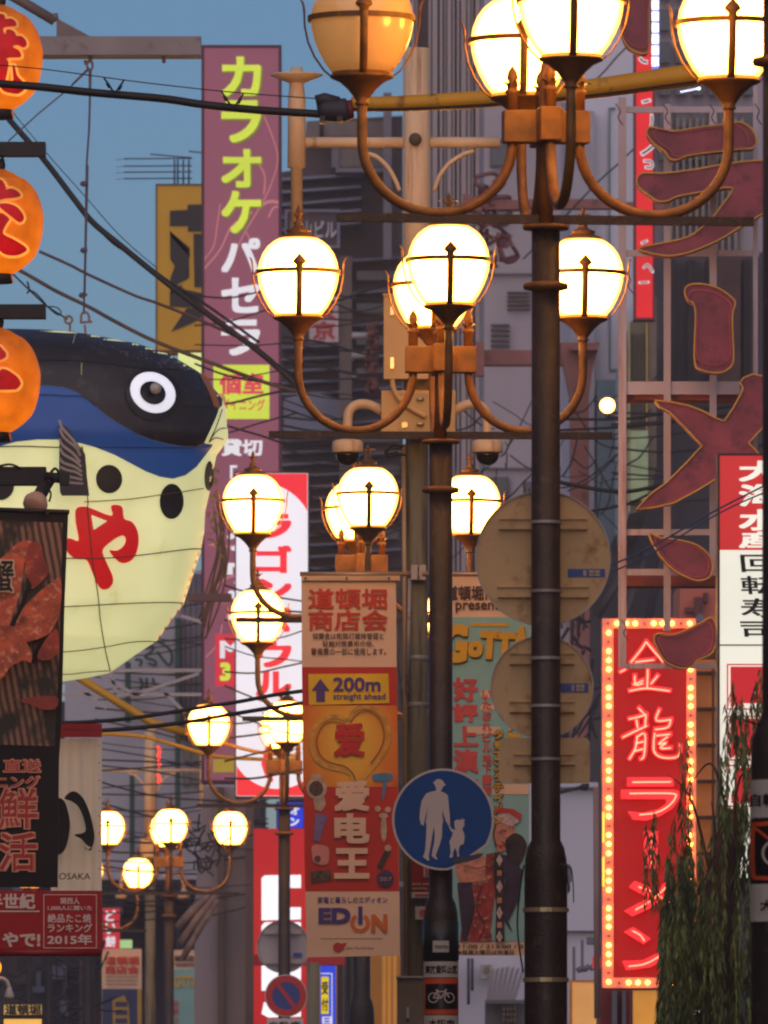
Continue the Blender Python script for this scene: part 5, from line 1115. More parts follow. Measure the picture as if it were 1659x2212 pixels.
nt(2,3,[[(780,92),(1030,90)],[(762,165),(1030,165),(1060,190),(1010,250),(930,290),(825,303)],[(905,425),(905,620)],[(820,770),(900,800),(980,845),(1040,885)],[(800,920),(900,860),(980,790),(1030,730)],[(780,1055),(830,1082),(858,1122)],[(755,1285),(860,1270),(960,1215),(1050,1120)]])
m.build('neon_tube', NT, rs)
rsx = thing('neon_post', 'slim pole with orange neon strips at the left side of the red neon sign', 'pole', W(1290,2090,95))
m = MB().tube([W(1290,2200,95),W(1288,1700,95)], px(7,95), 10); m.build('pole', mat('pinkish_pole', (150,120,112), .6, var=.1, scale=3), rsx)
m = MB()
for a, b in ((1754,1820),(1851,1915)): m.tube([W(1303.5,a,91.6),W(1303.5,b,91.6)], px(2.2,92), 6)
m.build('neon_strip', mat('orange_neon', (255,170,60), .4, emit=4, ecol=(255,150,40)), rsx)
# white red conveyor sushi sign
YS = 74
ss = sign('restaurant_sign', 'tall lit sign, red top over white panel with black brush characters, at the right edge', 'sign', 1551, 980, 1700, 1900, YS, .4, lit('ivory_panel', (232,228,212), 1.05, .06, 1.5), mat('sign_frame_brown', (78,40,44), .5), 4)
y_ = YS-.012
MB().vbox(1555,984,1696,1188,y_,.01).build('red_field', lit('sign_red', (206,44,44), .85, .06), ss)
m = MB(); column(m,'大海水産',1596,1690,[(995,1040),(1046,1094),(1100,1146),(1148,1184)],y_-.006,.05); m.build('white_lettering', lit('sign_white', (240,236,220), 1.0), ss)
BI = mat('brush_black_ink', (36,32,30), .6)
m = MB(); column(m,'回転寿司',1602,1680,[(1198,1236),(1244,1284),(1292,1334),(1342,1380)],y_-.004,.025,skew=-.1); m.build('black_lettering', BI, ss)
RI = lit('sign_red_ink', (214,36,44), .8)
m = MB()
for a, b in ((1434,1530),(1546,1640),(1652,1740)):
    m.vbox(1570,a,1694,a+3,y_-.004,.004); m.vbox(1570,b,1694,b+3,y_-.004,.004); m.vbox(1570,a+3,1573,b,y_-.004,.004)
column(m,'四国屋',1578,1690,[(1440,1526),(1552,1636),(1658,1736)],y_-.004,.14); m.build('red_lettering', RI, ss)
MB().vbox(1555,1392,1696,1395,y_-.004,.004).build('joint', BI, ss)
# red narrow sign with vegetables and the dotted LED strip
YR = 128
vs_ = sign('narrow_sign', 'narrow red lit sign with white and green brush marks behind the maroon strokes', 'sign', 1370, 90, 1414, 690, YR, .3, lit('deep_red', (214,16,26), 1.0, .06), mat('sign_edge_maroon', (110,40,52), .5), 4)
m = MB(); m2 = MB()
for P, w in ((tl(2,0,[(825,375),(850,400),(880,405)]),9),(tl(2,0,[(840,665),(900,650)]),8),(tl(2,0,[(905,740),(905,800),(890,870)]),7),(tl(2,0,[(835,1003),(880,975),(925,935)]),10),(tl(2,0,[(850,1045),(900,1050),(905,1085),(860,1085)]),7),(tl(2,0,[(820,1390),(900,1400)]),6),(tl(2,1,[(850,80),(880,60),(915,110)]),6),(tl(2,1,[(820,175),(890,170)]),5),(tl(2,0,[(835,1580),(880,1560)]),6)):
    P3 = [(p.x,p.y) for p in cr([Vector((x,y,0)) for x,y in P],5)]
    ribbon(m, P3, w, lambda a,b: YR-.03, 0, YR, closed=False); ribbon(m2, P3[1:-1], w*.45, lambda a,b: YR-.035, 0, YR, closed=False)
m.build('white_print', LW, vs_); m2.build('green_print', mat('green_print', (44,66,36), .5), vs_)
led = thing('led_strip', 'vertical strip of small bluish white light dots at the top right', 'light strip', W(1415,150,118))
MB().vbox(1408,-60,1424,150,118,.05).build('backing', mat('led_backing', (110,110,190), .4, emit=.5, ecol=(120,120,255)), led)
m = MB()
for gy in range(-2, 6):
    for r_ in range(5):
        for c_ in range(3): m.vbox(1408.5+c_*5.3, 1+gy*24.5+r_*4, 1411.7+c_*5.3, 3.6+gy*24.5+r_*4, 117.96, .03)
m.build('led_dot', mat('led_white', (255,255,255), .4, emit=3.0, ecol=(225,230,255)), led)
m = MB()
for k in range(8): m.disc(1472+k*5, 198-k*1.0, 1.6, 117.9, .03, n=8)
m.disc(1510,191,3,117.9,.03,n=10); m.disc(1633,190,3,117.9,.03,n=10)
solo('led_row', 'short row of bluish light dots behind the top right globe', 'light strip', m, MATS['led_white'], W(1490,198,117.9))
# round warm lamp
g = MB(); blob(g, W(1312,876,110), px(17,110), px(17,110), px(17,110)); solo('round_lamp', 'single round glowing lamp beside the white steel grid', 'lamp', g, mat('round_lamp_glow', (255,240,190), .4, emit=24, ecol=(255,200,110)), W(1312,876,110))
limb(MATS['round_lamp_glow'])
m = MB(); m.tube([W(1312,876,110.3),W(1312,900,110.6),W(1340,905,111)], .02, 6); solo('lamp_arm', 'thin bracket that holds the round glowing lamp', 'bracket', m, DARK, W(1312,890,110.3))

# ------------------------------------------------------------------ buildings
def building(name, label, pts, Y, d, m, cat='building'):
    r = thing(name, label, cat, W(sum(p[0] for p in pts)/len(pts), max(p[1] for p in pts), Y+d/2)); MB().poly(pts, Y, d).build('wall', m, r); return r
GB_ = 2720  # below the horizon line in picture units: down to the ground
DKB = mat('dark_brown_facade', (88,68,66), .7, var=.1, scale=.6); BAL = mat('balcony_edge', (122,122,140), .6, var=.12, scale=1.5); GRYC = mat('grey_column', (120,114,124), .7, var=.08, scale=1)
YD = 190
b = building('office_building', 'dark brown building with slanting pale balcony edges behind the cream pole', [(606,372),(655,364),(662,262),(870,250),(872,GB_),(606,GB_)], YD, 12, DKB)
def strip(r, x0, y0, x1, y1, th, Y, m, nm, pr=.5, seg=1):
    mb = MB(); mb.poly([(x0,y0),(x1,y1),(x1,y1+th),(x0,y0+th)], Y-pr, pr); return mb.build(nm, m, r)
for k in range(5): strip(b, 609, 384+k*27.5, 780, 374+k*25.5, 6, YD, BAL, 'balcony_edge')
for k in range(26):
    y = 748+k*25.3; strip(b, 609, y, 733, y-5-k*.1, 5, YD, BAL, 'balcony_edge')
for k in range(10): strip(b, 762, 560+k*70, 866, 553+k*70, 5, YD, BAL, 'balcony_edge')
m = MB(); m.vbox(700,262,830,295,YD-.3,.3); m.vbox(716,320,838,360,YD-.3,.3); m.vbox(662,262,690,300,YD-.6,.6); m.build('concrete_panel', mat('warm_grey_panel', (128,112,104), .7, var=.1), b)
m = MB(); m.vbox(716,300,732,362,YD-.35,.05); m.vbox(828,200,846,560,YD-1.2,1.1); m.vbox(725,362,838,372,YD-1,.9); m.build('grey_column', GRYC, b)
m = MB(); m.vbox(733,553,760,1240,YD-1.5,1.4); m.build('pipe_column', mat('drab_column', (112,96,88), .7, var=.1, scale=2), b)
m = MB()
for k in range(9): m.vbox(770, 585+k*70, 862, 605+k*70, YD-.2, .15)
m.build('window', mat('dusk_window', (62,60,72), .15, var=.3, scale=1), b)
m = MB(); m.poly([(613,860),(680,848),(733,862),(733,940),(613,936)], YD-.9, .3); m.build('awning', mat('pale_blue_panel', (130,132,152), .6, var=.05), b)
fs_ = sign('building_sign', 'small dark sign, white outline and katakana, on the dark brown building', 'sign', 616, 453, 733, 535, YD-1.6, .3, DKB, BAL, 5, proud=.05)
m = MB(); text(m,'片山ビル',624,476,727,516,YD-1.64,.05); m.build('lettering', mat('dull_white_letter', (190,186,196), .6), fs_)
pk = sign('shop_sign', 'pale pink sign with red characters on the dark brown building, beside the globe', 'sign', 668, 640, 731, 738, YD-1.6, .2, mat('pale_pink_panel', (186,158,164), .5, emit=.15), None)
m = MB(); column(m,'東京',676,724,[(650,690),(694,734)],YD-1.62,.05); m.build('lettering', NPR, pk)
# corrugated tower
YC = 165
COR = mat('corrugated_grey', (198,184,184), .55, var=.08, scale=.8, streak=True); CORD = mat('corrugated_groove', (116,96,92), .7)
b = building('corrugated_tower', 'tall grey building clad in vertical corrugated sheet right of the cream pole', [(889,-300),(1046,-300),(1046,GB_),(889,GB_)], YC, 14, CORD)
x = 889; k = 0
while x < 1046:
    w = (6,3,9,4,5,11)[k % 6]
    if not (905 < x < 925): MB().vbox(x, -300, x+w, GB_, YC-.25, .24).build('sheet_rib', COR, b)
    x += w + (3,5,4,3)[k % 4]; k += 1
# grey walls
GW = mat('grey_plaster_wall', (200,190,196), .8, var=.05, scale=.5, dirt=(116,108,112), dirt_amt=.15, streak=True)
YG = 158
b = building('grey_building', 'plain grey plaster building behind the two nearest lamp posts', [(1046,-300),(1232,-300),(1232,GB_),(1046,GB_)], YG, 16, GW)
m = MB()
for k in range(5): m.vbox(1095, 630+k*9, 1145, 633+k*9, YG-.1, .1)
for k in range(7): m.vbox(1060, 700+k*11, 1100, 704+k*11, YG-.1, .1)
m.build('louvre', mat('dark_louvre', (100,92,96), .7), b)
for y in (590, 1010, 1180): MB().vbox(1046, y, 1232, y+4, YG-.08, .08).build('string_course', mat('ledge_grey', (120,116,122), .7), b)
wn_ = mat('window_pane', (70,76,88), .12, var=.3, scale=1)
for x0, y0 in ((1058,300),(1058,420),(1100,80),(1058,1030),(1130,1040)):
    f = MB(); f.vbox(x0,y0,x0+40,y0+60,YG-.1,.1); o = f.build('window', GRYC, b); MB().vbox(x0+4,y0+4,x0+36,y0+56,YG-.12,.02).build('pane', wn_, o, org=ORG[b.name])
YG2 = 150
LBW = mat('pale_blue_wall', (212,212,226), .8, var=.04, scale=.5)
b = building('pale_blue_building', 'pale blue grey building corner beside the white steel grid', [(1232,-300),(1372,-300),(1372,1250),(1232,1250)], YG2, 15, LBW)
m = MB(); m.vbox(1315,235,1318,800,YG2-.05,.05); m.vbox(1318,797,1360,800,YG2-.05,.05); m.vbox(1315,232,1330,235,YG2-.05,.05); m.build('teal_trim', mat('teal_trim', (96,130,136), .6), b)
m = MB(); m.vbox(1290,820,1336,1250,YG2-.6,.5); m.build('teal_panel', mat('teal_panel', (108,132,146), .6, var=.06), b)
m = MB(); m.vbox(1232,240,1284,1200,YG2-.35,.3); m.build('grey_pilaster', mat('blue_grey_panel', (168,166,178), .7, var=.05), b)
# pink steel gantry
GAN = mat('pink_primer_steel', (150,96,88), .65, var=.15, scale=2, dirt=(110,66,58), dirt_amt=.25)
gn = thing('steel_gantry', 'rust pink steel gantry and post behind the nearest lamp post', 'gantry', W(1255,2212,YG-18))
gn.location.z = 0; ORG[gn.name] = Vector((PX(1255,YG-18),YG-18,0)); Yg = YG-18
m = MB(); m.vbox(1232,745,1292,756,Yg-.3,.5); m.poly([(1205,740),(1295,740),(1280,800),(1272,860),(1278,GB_),(1230,GB_),(1232,860),(1220,800)], Yg, .5); m.build('post', GAN, gn)
m = MB(); m.vbox(1028,756,1216,788,Yg+.1,.3); m.vbox(1000,432,1140,452,Yg+.1,.3); m.vbox(1140,430,1336,450,Yg+.12,.25); m.vbox(1340,436,1440,458,Yg+.12,.25); m.poly([(1000,418),(1040,428),(1040,456),(1000,452)],Yg,.4); m.build('girder', GAN, gn)
m = MB(); m.vbox(1028,738,1046,812,Yg-.1,.2); m.build('end_plate', GAN, gn)
# neon dragon wires
m = MB(); rnd = random.Random(11); Yd = 140
def curl(cx, cy, r, n, seed):
    q = random.Random(seed); P = []
    for k in range(n): a = k*1.1 + q.random(); rr = r*(.4+.6*q.random()); P.append(W(cx+rr*math.cos(a), cy+rr*1.2*math.sin(a), Yd+q.random()*.5))
    return cr(P, 6)
for cx_, cy_, r_, s_ in ((1060,390,34,1),(1050,420,22,2),(1080,450,34,3),(1065,500,30,4),(1095,535,30,5),(1060,560,20,6),(1040,470,18,7)): m.tube(curl(cx_,cy_,r_,9,s_), .028, 5)
solo('wire_sculpture', 'tangled unlit reddish neon tube sculpture on the wall above the second lamp', 'neon sculpture', m, mat('reddish_tube', (130,76,74), .5, var=.2), W(1065,460,Yd))
m = MB()
for cx_, cy_, r_, s_ in ((1072,395,16,21),(1062,480,20,23),(1090,520,20,25),(1078,440,16,26)): m.poly([(p.x*F/Yd+CX, YH-(p.z-1.6)*F/Yd) for p in curl(cx_,cy_,r_,7,s_)[::6]], Yd+.6, .03)
solo('sculpture_panel', 'dark pink patches behind the tangled neon tubes', 'panel', m, mat('dusty_pink', (150,92,100), .6), W(1070,460,Yd+.6))
# mullioned glass block, dark roof behind grid
YQ = 135
b = building('glass_building', 'narrow building with greenish ribbed glass and gold edges seen through the grid', [(1359,700),(1402,650),(1418,640),(1418,1010),(1400,1100),(1359,1110)], YQ, 8, mat('olive_glass', (92,92,70), .3, var=.25, scale=1.2, emit=.03))
m = MB()
for x in (1361,1368,1376,1384,1392): m.vbox(x,720,x+2.5,1090,YQ-.1,.1)
m.build('mullion', mat('dark_mullion', (70,62,50), .5), b)
m = MB(); m.vbox(1396,640,1399,1060,YQ-.15,.15); m.vbox(1358,700,1361,1105,YQ-.15,.15); m.build('gold_edge', mat('gold_edge', (170,146,70), .4, emit=.15), b)
m = MB(); m.vbox(1401,650,1418,1010,YQ-.12,.12); m.build('grey_pier', mat('drab_pier', (122,106,96), .7), b)
m = MB(); m.vbox(1362,930,1400,1080,YQ-.2,.05); m.build('lit_pane', mat('green_lit_pane', (140,160,120), .3, emit=.18, var=.2, scale=4), b)
DR = mat('dark_slate_roof', (78,74,80), .7, var=.1, scale=1.2)
b = building('dark_building', 'dark building mass with slate folds behind the white steel grid', [(1418,545),(1700,545),(1700,GB_),(1230,GB_),(1230,1440),(1262,1290),(1330,1155),(1400,1100),(1418,1010)], 142, 12, DR)
m = MB()
for k in range(5): x=1445+k*40; m.vbox(x,560,x+16,830,141.8,.2)
m.build('dark_rib', mat('dark_rib', (46,36,34), .7), b)
m = MB(); m.vbox(1545,560,1600,830,141.6,.3); m.build('brown_panel', mat('brown_panel', (84,58,52), .7, var=.15), b)
m = MB()
for a, bq in (((1300,1480),(1400,1180)),((1400,1340),(1440,1150)),((1290,1330),(1345,1240))): m.tube([W(*a,141.5),W(*bq,141.5)], .06, 6)
m.build('roof_fold', mat('slate_edge', (84,78,82), .6), b)
b = building('salmon_building', 'salmon pink wall patch behind the lower strokes of the maroon sign', [(1470,1250),(1560,1240),(1560,1400),(1465,1400)], 120, 3, mat('salmon_wall', (190,104,84), .7, var=.08, scale=1, emit=.06))
m = MB(); m.vbox(1500,1290,1518,1330,119.8,.2); m.vbox(1480,1312,1500,1322,119.8,.2); m.vbox(1520,1280,1530,1300,119.8,.2); m.build('wall_unit', mat('wall_unit_maroon', (104,52,52), .6), b)
m = MB(); m.disc(1512,1335,9,119.7,.1,n=20); m.build('grey_fan', GRYC, b)
b = building('upper_pale_building', 'pale building with window bays at the top right behind the maroon strokes', [(1414,-300),(1760,-300),(1760,545),(1414,545)], 160, 10, mat('warm_pale_wall', (200,186,194), .8, var=.06, scale=.6))
m = MB()
for r_ in range(6):
    for c_ in range(6): m.vbox(1424+c_*36, 150+r_*70-200, 1448+c_*36, 195+r_*70-200, 159.8,.2)
m.build('window', wn_, b)
m = MB()
for c_ in range(12): m.vbox(1446+c_*14, 255, 1452+c_*14, 540, 159.6, .3)
m.build('vertical_fin', mat('cream_fin', (176,160,146), .7), b)
b = building('amber_building', 'amber lit timber front between the red neon sign and the tall white sign', [(1504,1425),(1552,1425),(1552,GB_),(1504,GB_)], 101, 3, mat('timber_painted_amber_glow', (176,104,56), .6, var=.25, scale=2, emit=.14, ecol=(255,140,50), evar=.4))  # warm light on the timber front painted in as weak emission
for k in range(9): MB().vbox(1506, 1450+k*78, 1550, 1456+k*78, 100.8, .2).build('timber_rail', mat('dark_timber', (84,52,36), .7), b)
MB().vbox(1539, 1440, 1543, 2000, 100.7, .2).build('timber_post', MATS['dark_timber'], b)
# lower middle wall with services
YLW = 128
b = building('pale_grey_house', 'pale grey wall with pipes and a small meter box left of the red neon sign', [(1120,1690),(1292,1690),(1292,GB_),(960,GB_),(960,2060),(1120,2060)], YLW, 10, mat('pale_grey_plaster', (204,200,210), .8, var=.04, scale=.7))
m = MB()
for x, a, b2 in ((1012,2070,2170),(1020,2070,2140),(1154,1950,2212),(1168,2045,2130)): m.tube([W(x,a,YLW-.2),W(x,b2,YLW-.2)], px(3,YLW), 8)
m.build('pipe', mat('dark_drain', (60,58,62), .6), b)
m = MB(); m.vbox(1038,2084,1064,2114,YLW-.4,.3); m.build('meter_box', GALV, b); m = MB(); m.disc(1051,2095,7,YLW-.45,.1,n=20); m.build('meter_dial', wn_, b)
m = MB(); m.vbox(1160,1700,1292,1703,YLW-.1,.1); m.vbox(1150,2010,1292,2012,YLW-.1,.1); m.build('wall_joint', mat('joint_grey', (112,110,118), .7), b)
m = MB(); m.tube(cr([W(1210,1712,120),W(1240,1704,120),W(1262,1699,120),W(1272,1694,120)],4), .02, 5); blob(m, W(1262,1700,120), .05,.05,.04,8); solo('wall_bracket', 'dark bracket with clamps near the rectangular plate', 'bracket', m, DARK, W(1240,1704,120))
aw = thing('shop_awning', 'grey metal shutter frame with slanting slats at the bottom right of the blue sign', 'awning', W(1100,2212,118))
for k in range(7): MB().poly([(1060+k*11,2090+abs(3-k)*2),(1068+k*11,2086+abs(3-k)*2),(1060+k*9,2160),(1050+k*9,2162)], 118-.01*k, .08).build('slat', mat('metal_slat', (128,126,136), .4, metal=.3), aw)
m = MB(); m.vbox(1048,2160,1140,2168,117.8,.3); m.vbox(1048,2168,1140,2260,118.2,.3); m.build('box', mat('slat_box', (92,90,92), .6), aw)
m = MB()
for r_ in range(3):
    for c_ in range(4): m.vbox(1086+c_*8, 2176+r_*12, 1091+c_*8, 2184+r_*12, 118.1, .1)
m.build('vent_hole', wn_, aw)
la = sign('glowing_shop_front', 'cream lit shop front panel with a gold edge below the red neon sign, left', 'shop front', 1232, 2118, 1292, 2260, 104, .3, mat('amber_panel', (226,160,90), .5, emit=.45, ecol=(255,190,110), evar=.3, scale=1.5), mat('amber_frame', (190,120,50), .5, emit=.15), 4)
lb_ = sign('glowing_shop_front', 'golden glowing panel under the red neon sign beside the willow', 'shop front', 1364, 2136, 1424, 2260, 98, .3, mat('gold_panel', (214,150,60), .5, emit=.6, ecol=(240,160,60), evar=.35, scale=2.5), mat('dark_red_frame', (96,24,24), .5), 3)
b = building('red_shop_wall', 'deep red wall strip with grey window slots under the red neon sign', [(1298,2136),(1366,2136),(1366,GB_),(1298,GB_)], 100, 2, mat('deep_red_wall', (120,24,26), .6))
m = MB(); m.vbox(1322,2140,1333,2240,99.8,.2); m.vbox(1344,2140,1352,2240,99.8,.2); m.build('window_slot', mat('slot_grey', (90,96,104), .3), b)
rl = thing('red_lantern_box', 'small red box lamp with grey vent cowls left of the neon sign', 'lamp', W(1290,2090,100))
MB().vbox(1280,2066,1306,2092,99,.2).build('box', mat('red_box_glow', (214,50,40), .4, emit=.5), rl)
m = MB()
for k in range(4): m.tube([W(1246+k*14,2098-k*2,100),W(1262+k*12,2088-k*2,100)], px(6,100), 8)
for x, y0, y1 in ((1240,2045,2118),(1258,2030,2100)): m.vbox(x-3,y0,x+3,y1,101,.1)
m.vbox(1268,2024,1303,2040,100,.2)
m.build('vent_cowl', GRYC, rl)
# centre lower: red building with white strokes, blue signs, gold column
b = sign('red_billboard', 'big red billboard with glowing white block shapes behind the fourth lamp post', 'billboard', 548, 1790, 668, 2240, 116, .4, lit('billboard_red', (196,22,26), .75, .08, 1.2), None)
m = MB()
def wpoly(pts): m.poly(sm2(pts,1), 115.97, .02)
m.poly([(565,1990-93),(572,1891),(650,1890),(650,1918),(602,1918),(602,1960),(650,1960),(650,1986),(565,1988)][0:9], 115.97,.02)
m.poly([(565,2000),(572,1992),(650,1992),(650,2030),(565,2030)],115.97,.02); m.poly([(565,2064),(650,2064),(650,2120),(640,2140),(565,2140)],115.97,.02); m.poly([(570,2165),(650,2165),(650,2196),(580,2198),(565,2190)],115.97,.02); m.poly([(565,2040),(600,2040),(600,2064),(565,2064)],115.97,.02)
m.build('white_lettering', lit('billboard_white', (244,244,246), 1.15, .03), b)
s1 = sign('blue_sign', 'small blue lit sign with white katakana behind the fourth lamp post', 'sign', 598, 1732, 657, 1790, 120, .2, lit('royal_blue', (36,60,220), .85, .05), DARK, 1.5)
m = MB(); text(m,'オン',627,1740,646,1786,119.97,.05) if False else column(m,'オン',627,646,[(1742,1760),(1766,1784)],119.97,.07); m.build('lettering', LW, s1)
MB().vbox(598,1791,657,1795,119.9,.2).build('orange_strip', lit('orange_strip', (230,130,30), .9), s1)
s2 = sign('blue_sign', 'tall blue lit sign with a yellow panel below the heart banner', 'sign', 690, 2080, 727, 2260, 118, .2, lit('bright_blue', (30,70,225), .85, .05), mat('cream_frame', (190,150,110), .5), 2)
m = MB(); m.vbox(694,2110,710,2190,117.97,.02); m.build('yellow_panel', lit('panel_yellow', (236,206,20), .95), s2)
m = MB(); m.vbox(693,2102,716,2104,117.96,.02); m.vbox(716,2102,718,2220,117.96,.02); text(m,'日',696,2196,716,2212,117.96,.05); m.build('white_outline', LW, s2)
m = MB(); column(m,'受付',695,709,[(2120,2148),(2156,2184)],117.94,.05); m.build('character', BLACKT, s2)
b = building('red_lower_wall', 'narrow red wall piece between the round plate and the heart banner', [(548,2062),(745,2062),(745,2084),(548,2084)], 114, .4, mat('red_lower', (156,26,34), .6, emit=.1))
b = building('dark_doorway', 'dark glass doorway under the heart banner', [(735,2062),(800,2062),(800,GB_),(735,GB_)], 124, 3, mat('dark_door_glass', (34,32,34), .25, var=.3))
m = MB(); m.vbox(740,2070,744,2260,123.8,.2); m.vbox(746,2204,795,2210,123.8,.2); m.build('door_frame', mat('door_frame_grey', (88,80,76), .5), b)
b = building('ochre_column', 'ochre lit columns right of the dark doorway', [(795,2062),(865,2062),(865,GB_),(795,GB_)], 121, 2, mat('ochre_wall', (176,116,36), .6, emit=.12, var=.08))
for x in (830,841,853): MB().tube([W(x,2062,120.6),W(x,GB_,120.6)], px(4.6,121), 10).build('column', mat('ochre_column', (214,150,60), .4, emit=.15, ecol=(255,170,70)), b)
co_ = thing('grey_pole', 'grey concrete pole below the round plate, left of the blue sign', 'pole', W(676,2212,112)); co_.location.z = 0; ORG[co_.name] = Vector((PX(676,112),112,0))
MB().lathe([(px(15,112),-.1),(px(14,112),H(2080,112))], ORG[co_.name], 20).build('shaft', CONC, co_)
# cluster of notices behind the second post
b = thing('notice_board', 'red and white notices fixed on the concrete post left of the second lamp post', 'notice', W(905,1960,YP-.2))
m = MB(); m.vbox(889,1838,932,1925,YP-.16,.04); m.build('red_board', mat('board_red', (150,28,28), .6), b)
m = MB(); m.vbox(915,1838,932,1895,YP-.18,.02); m.vbox(889,1927,932,1940,YP-.18,.04); text(m,'security camera',890,1906,930,1914,YP-.17,.02); text(m,'operating',890,1916,922,1923,YP-.17,.02); m.vbox(897,1958,928,1986,YP-.17,.03); m.build('white_board', NOTW, b)
m = MB(); text(m,'日',918,1842,930,1892,YP-.19,.08); text(m,'•••',896,1931,926,1936,YP-.19,.1); m.disc(914,1972,8,YP-.18,.01,n=20); m.build('lettering', NPR, b)
eb = sign('electric_cabinet', 'grey green electric cabinet low on the concrete post', 'cabinet', 858, 2112, 918, 2280, YP-.4, .3, mat('grey_green_paint', (120,110,94), .6, var=.1, scale=4, dirt=(90,70,56), dirt_amt=.2), None)
m = MB(); m.vbox(856,2108,920,2112.5,YP-.42,.34); m.vbox(878,2176,884,2200,YP-.43,.03); m.build('handle', GALV, eb)
b = building('clutter_wall', 'brown grey wall with boxes and cables behind the concrete post', [(858,1240),(1000,1240),(1000,GB_),(858,GB_)], 146, 6, mat('brown_clutter_wall', (96,80,72), .8, var=.2, scale=1.5))
m = MB(); rnd = random.Random(5)
for k in range(30): x = 860+rnd.random()*130; y = 1260+rnd.random()*950; m.vbox(x, y, x+rnd.uniform(8,26), y+rnd.uniform(6,26), 145.5-.01*k, .4)
m.build('wall_box', mat('mixed_box', (120,112,120), .6, var=.4, scale=.8), b); b.children[-1]['kind'] = 'stuff'
# insulators / transformer
tr = thing('transformer_rack', 'brown transformer rack with three white ribbed insulators left of the beige cabinet', 'transformer', W(790,830,150)); Yt = 150
m = MB()
for y in (725,768,812):
    P = [W(760+k*2.4, y, Yt) for k in range(17)]; m.tube(P, [px(6 if k % 2 else 9, Yt) for k in range(17)], 12)
m.build('insulator', mat('insulator_white', (170,166,172), .4), tr)
m = MB(); rnd = random.Random(9)
for k in range(26): P = [W(802+rnd.uniform(-12,14), 708+k*5.5+rnd.uniform(-8,8), Yt+rnd.uniform(-.3,.3)) for _ in range(4)]; m.tube(cr(P,3), .04, 5)
m.vbox(798,700,808,850,Yt,.3); m.build('rack', mat('brown_rack', (112,66,58), .7, var=.2), tr)
# left lower background
YL2 = 170
b = building('shop_building', 'pale grey building with green painted letters and green bars, below the fish', [(140,1290),(440,1230),(560,1230),(560,1900),(140,1900)], YL2, 10, mat('left_grey_wall', (196,192,202), .8, var=.06, scale=.6))
GRN = mat('dark_green_paint', (40,84,72), .6)
m = MB(); m.vbox(378,1335,389,1800,YL2-.5,.3); m.vbox(270,1430,282,1560,YL2-.5,.3); m.vbox(280,1670,290,1860,YL2-.5,.3); m.build('green_bar', GRN, b)
m = MB()
for P in ([(325,1385),(345,1388),(365,1402),(372,1420),(366,1438),(352,1425),(340,1408)],[(312,1400),(330,1396),(328,1408),(314,1420),(334,1428),(336,1438),(320,1434)],[(292,1425),(306,1428),(302,1440)],[(303,1465),(308,1480),(302,1490)],[(317,1465),(317,1488)],[(330,1465),(334,1478),(346,1484)]):
    ribbon(m, [(p.x,p.y) for p in cr([Vector((x,y,0)) for x,y in P],5)], 6, lambda a,c: YL2-.1, 0, YL2, closed=False)
m.build('green_lettering', GRN, b)
for x0 in (395,418):
    for k in range(9): MB().vbox(x0,1245+k*52,x0+16,1280+k*52,YL2-.12,.12).build('window', wn_, b)
m = MB()
for k in range(4): m.tube([W(395+k*12,1240,YL2-.3),W(395+k*12,1600,YL2-.3)], .05, 5)
m.build('drain_pipe', GRYC, b)
b = building('cluttered_building', 'dark cluttered facades at the lower left behind the cloth banners', [(-200,1480),(560,1560),(560,GB_),(-200,GB_)], 182, 8, mat('dark_cluttered_facade', (74,64,68), .8, var=.25, scale=.8))
rnd = random.Random(21); mm = MB(); m3 = MB()
for k in range(90):
    x = rnd.uniform(-10,560); y = rnd.uniform(1600,2212); w = rnd.uniform(6,36); h = rnd.uniform(8,50)
    (mm if k % 2 else m3).vbox(x, y, x+w, y+h, 181.5-.004*k, .4)
o = mm.build('facade_piece', mat('facade_bluegrey', (112,116,138), .6, var=.25, scale=.6), b); o['kind'] = 'stuff'
o = m3.build('facade_panel', mat('facade_brown', (92,72,66), .7, var=.25, scale=.6), b); o['kind'] = 'stuff'
b = building('grey_slab_building', 'plain grey slab building left of the red billboard', [(440,1700),(548,1700),(548,GB_),(420,GB_),(420,1960)], 140, 6, mat('slab_grey', (150,138,140), .8, var=.05, scale=.5))
m = MB(); m.vbox(470,1700,484,GB_,139.8,.2); m.vbox(530,1740,548,GB_,139.5,.5); m.build('edge_strip', mat('slab_edge', (98,78,72), .7), b)
for k in range(3): MB().tube([W(384+k*5,2004+k*34,138), W(420+k*4,1962+k*24,138), W(470,1915+k*14,138)], [px(9-k,138), px(10-k,138), px(8-k,138)], 12).build('tube_duct', mat('rusty_duct', (138,116,104), .6, var=.3, scale=5, dirt=(96,66,50), dirt_amt=.3), b)
# white truss
tru = thing('white_truss', 'white steel truss with diagonal bars below the fish lantern', 'truss', W(300,1520,130)); Yt2 = 130
TW = mat('white_truss_steel', (190,176,172), .5, var=.08, scale=1)
for P in ([(130,1500),(440,1500)],[(130,1448),(440,1448)],[(130,1480),(170,1444)],[(210,1455),(300,1505)],[(355,1495),(400,1540)],[(135,1460),(230,1530)],[(290,1500),(430,1455)],[(240,1448),(250,1500)],[(390,1330),(440,1345)]):
    MB().tube([W(x,y,Yt2) for x,y in P], px(5,Yt2), 4, smooth=False).build('truss_bar', TW, tru)
o = thing('yellow_strut', 'long yellow orange strut slanting down from under the fish lantern', 'strut', W(300,1540,104))
MB().tube([W(165,1460,104),W(260,1520,104),W(330,1562,104),W(400,1582,104)], px(9,104), 8).build('tube', YTUBE, o)
cable('yellow_cable_sleeve', 'second thin yellow sleeve running into the fourth lamp from the left', [(330,1562),(420,1590),(480,1605),(560,1625),(640,1632)], 110, .02, YTUBE, 'overhead cables')
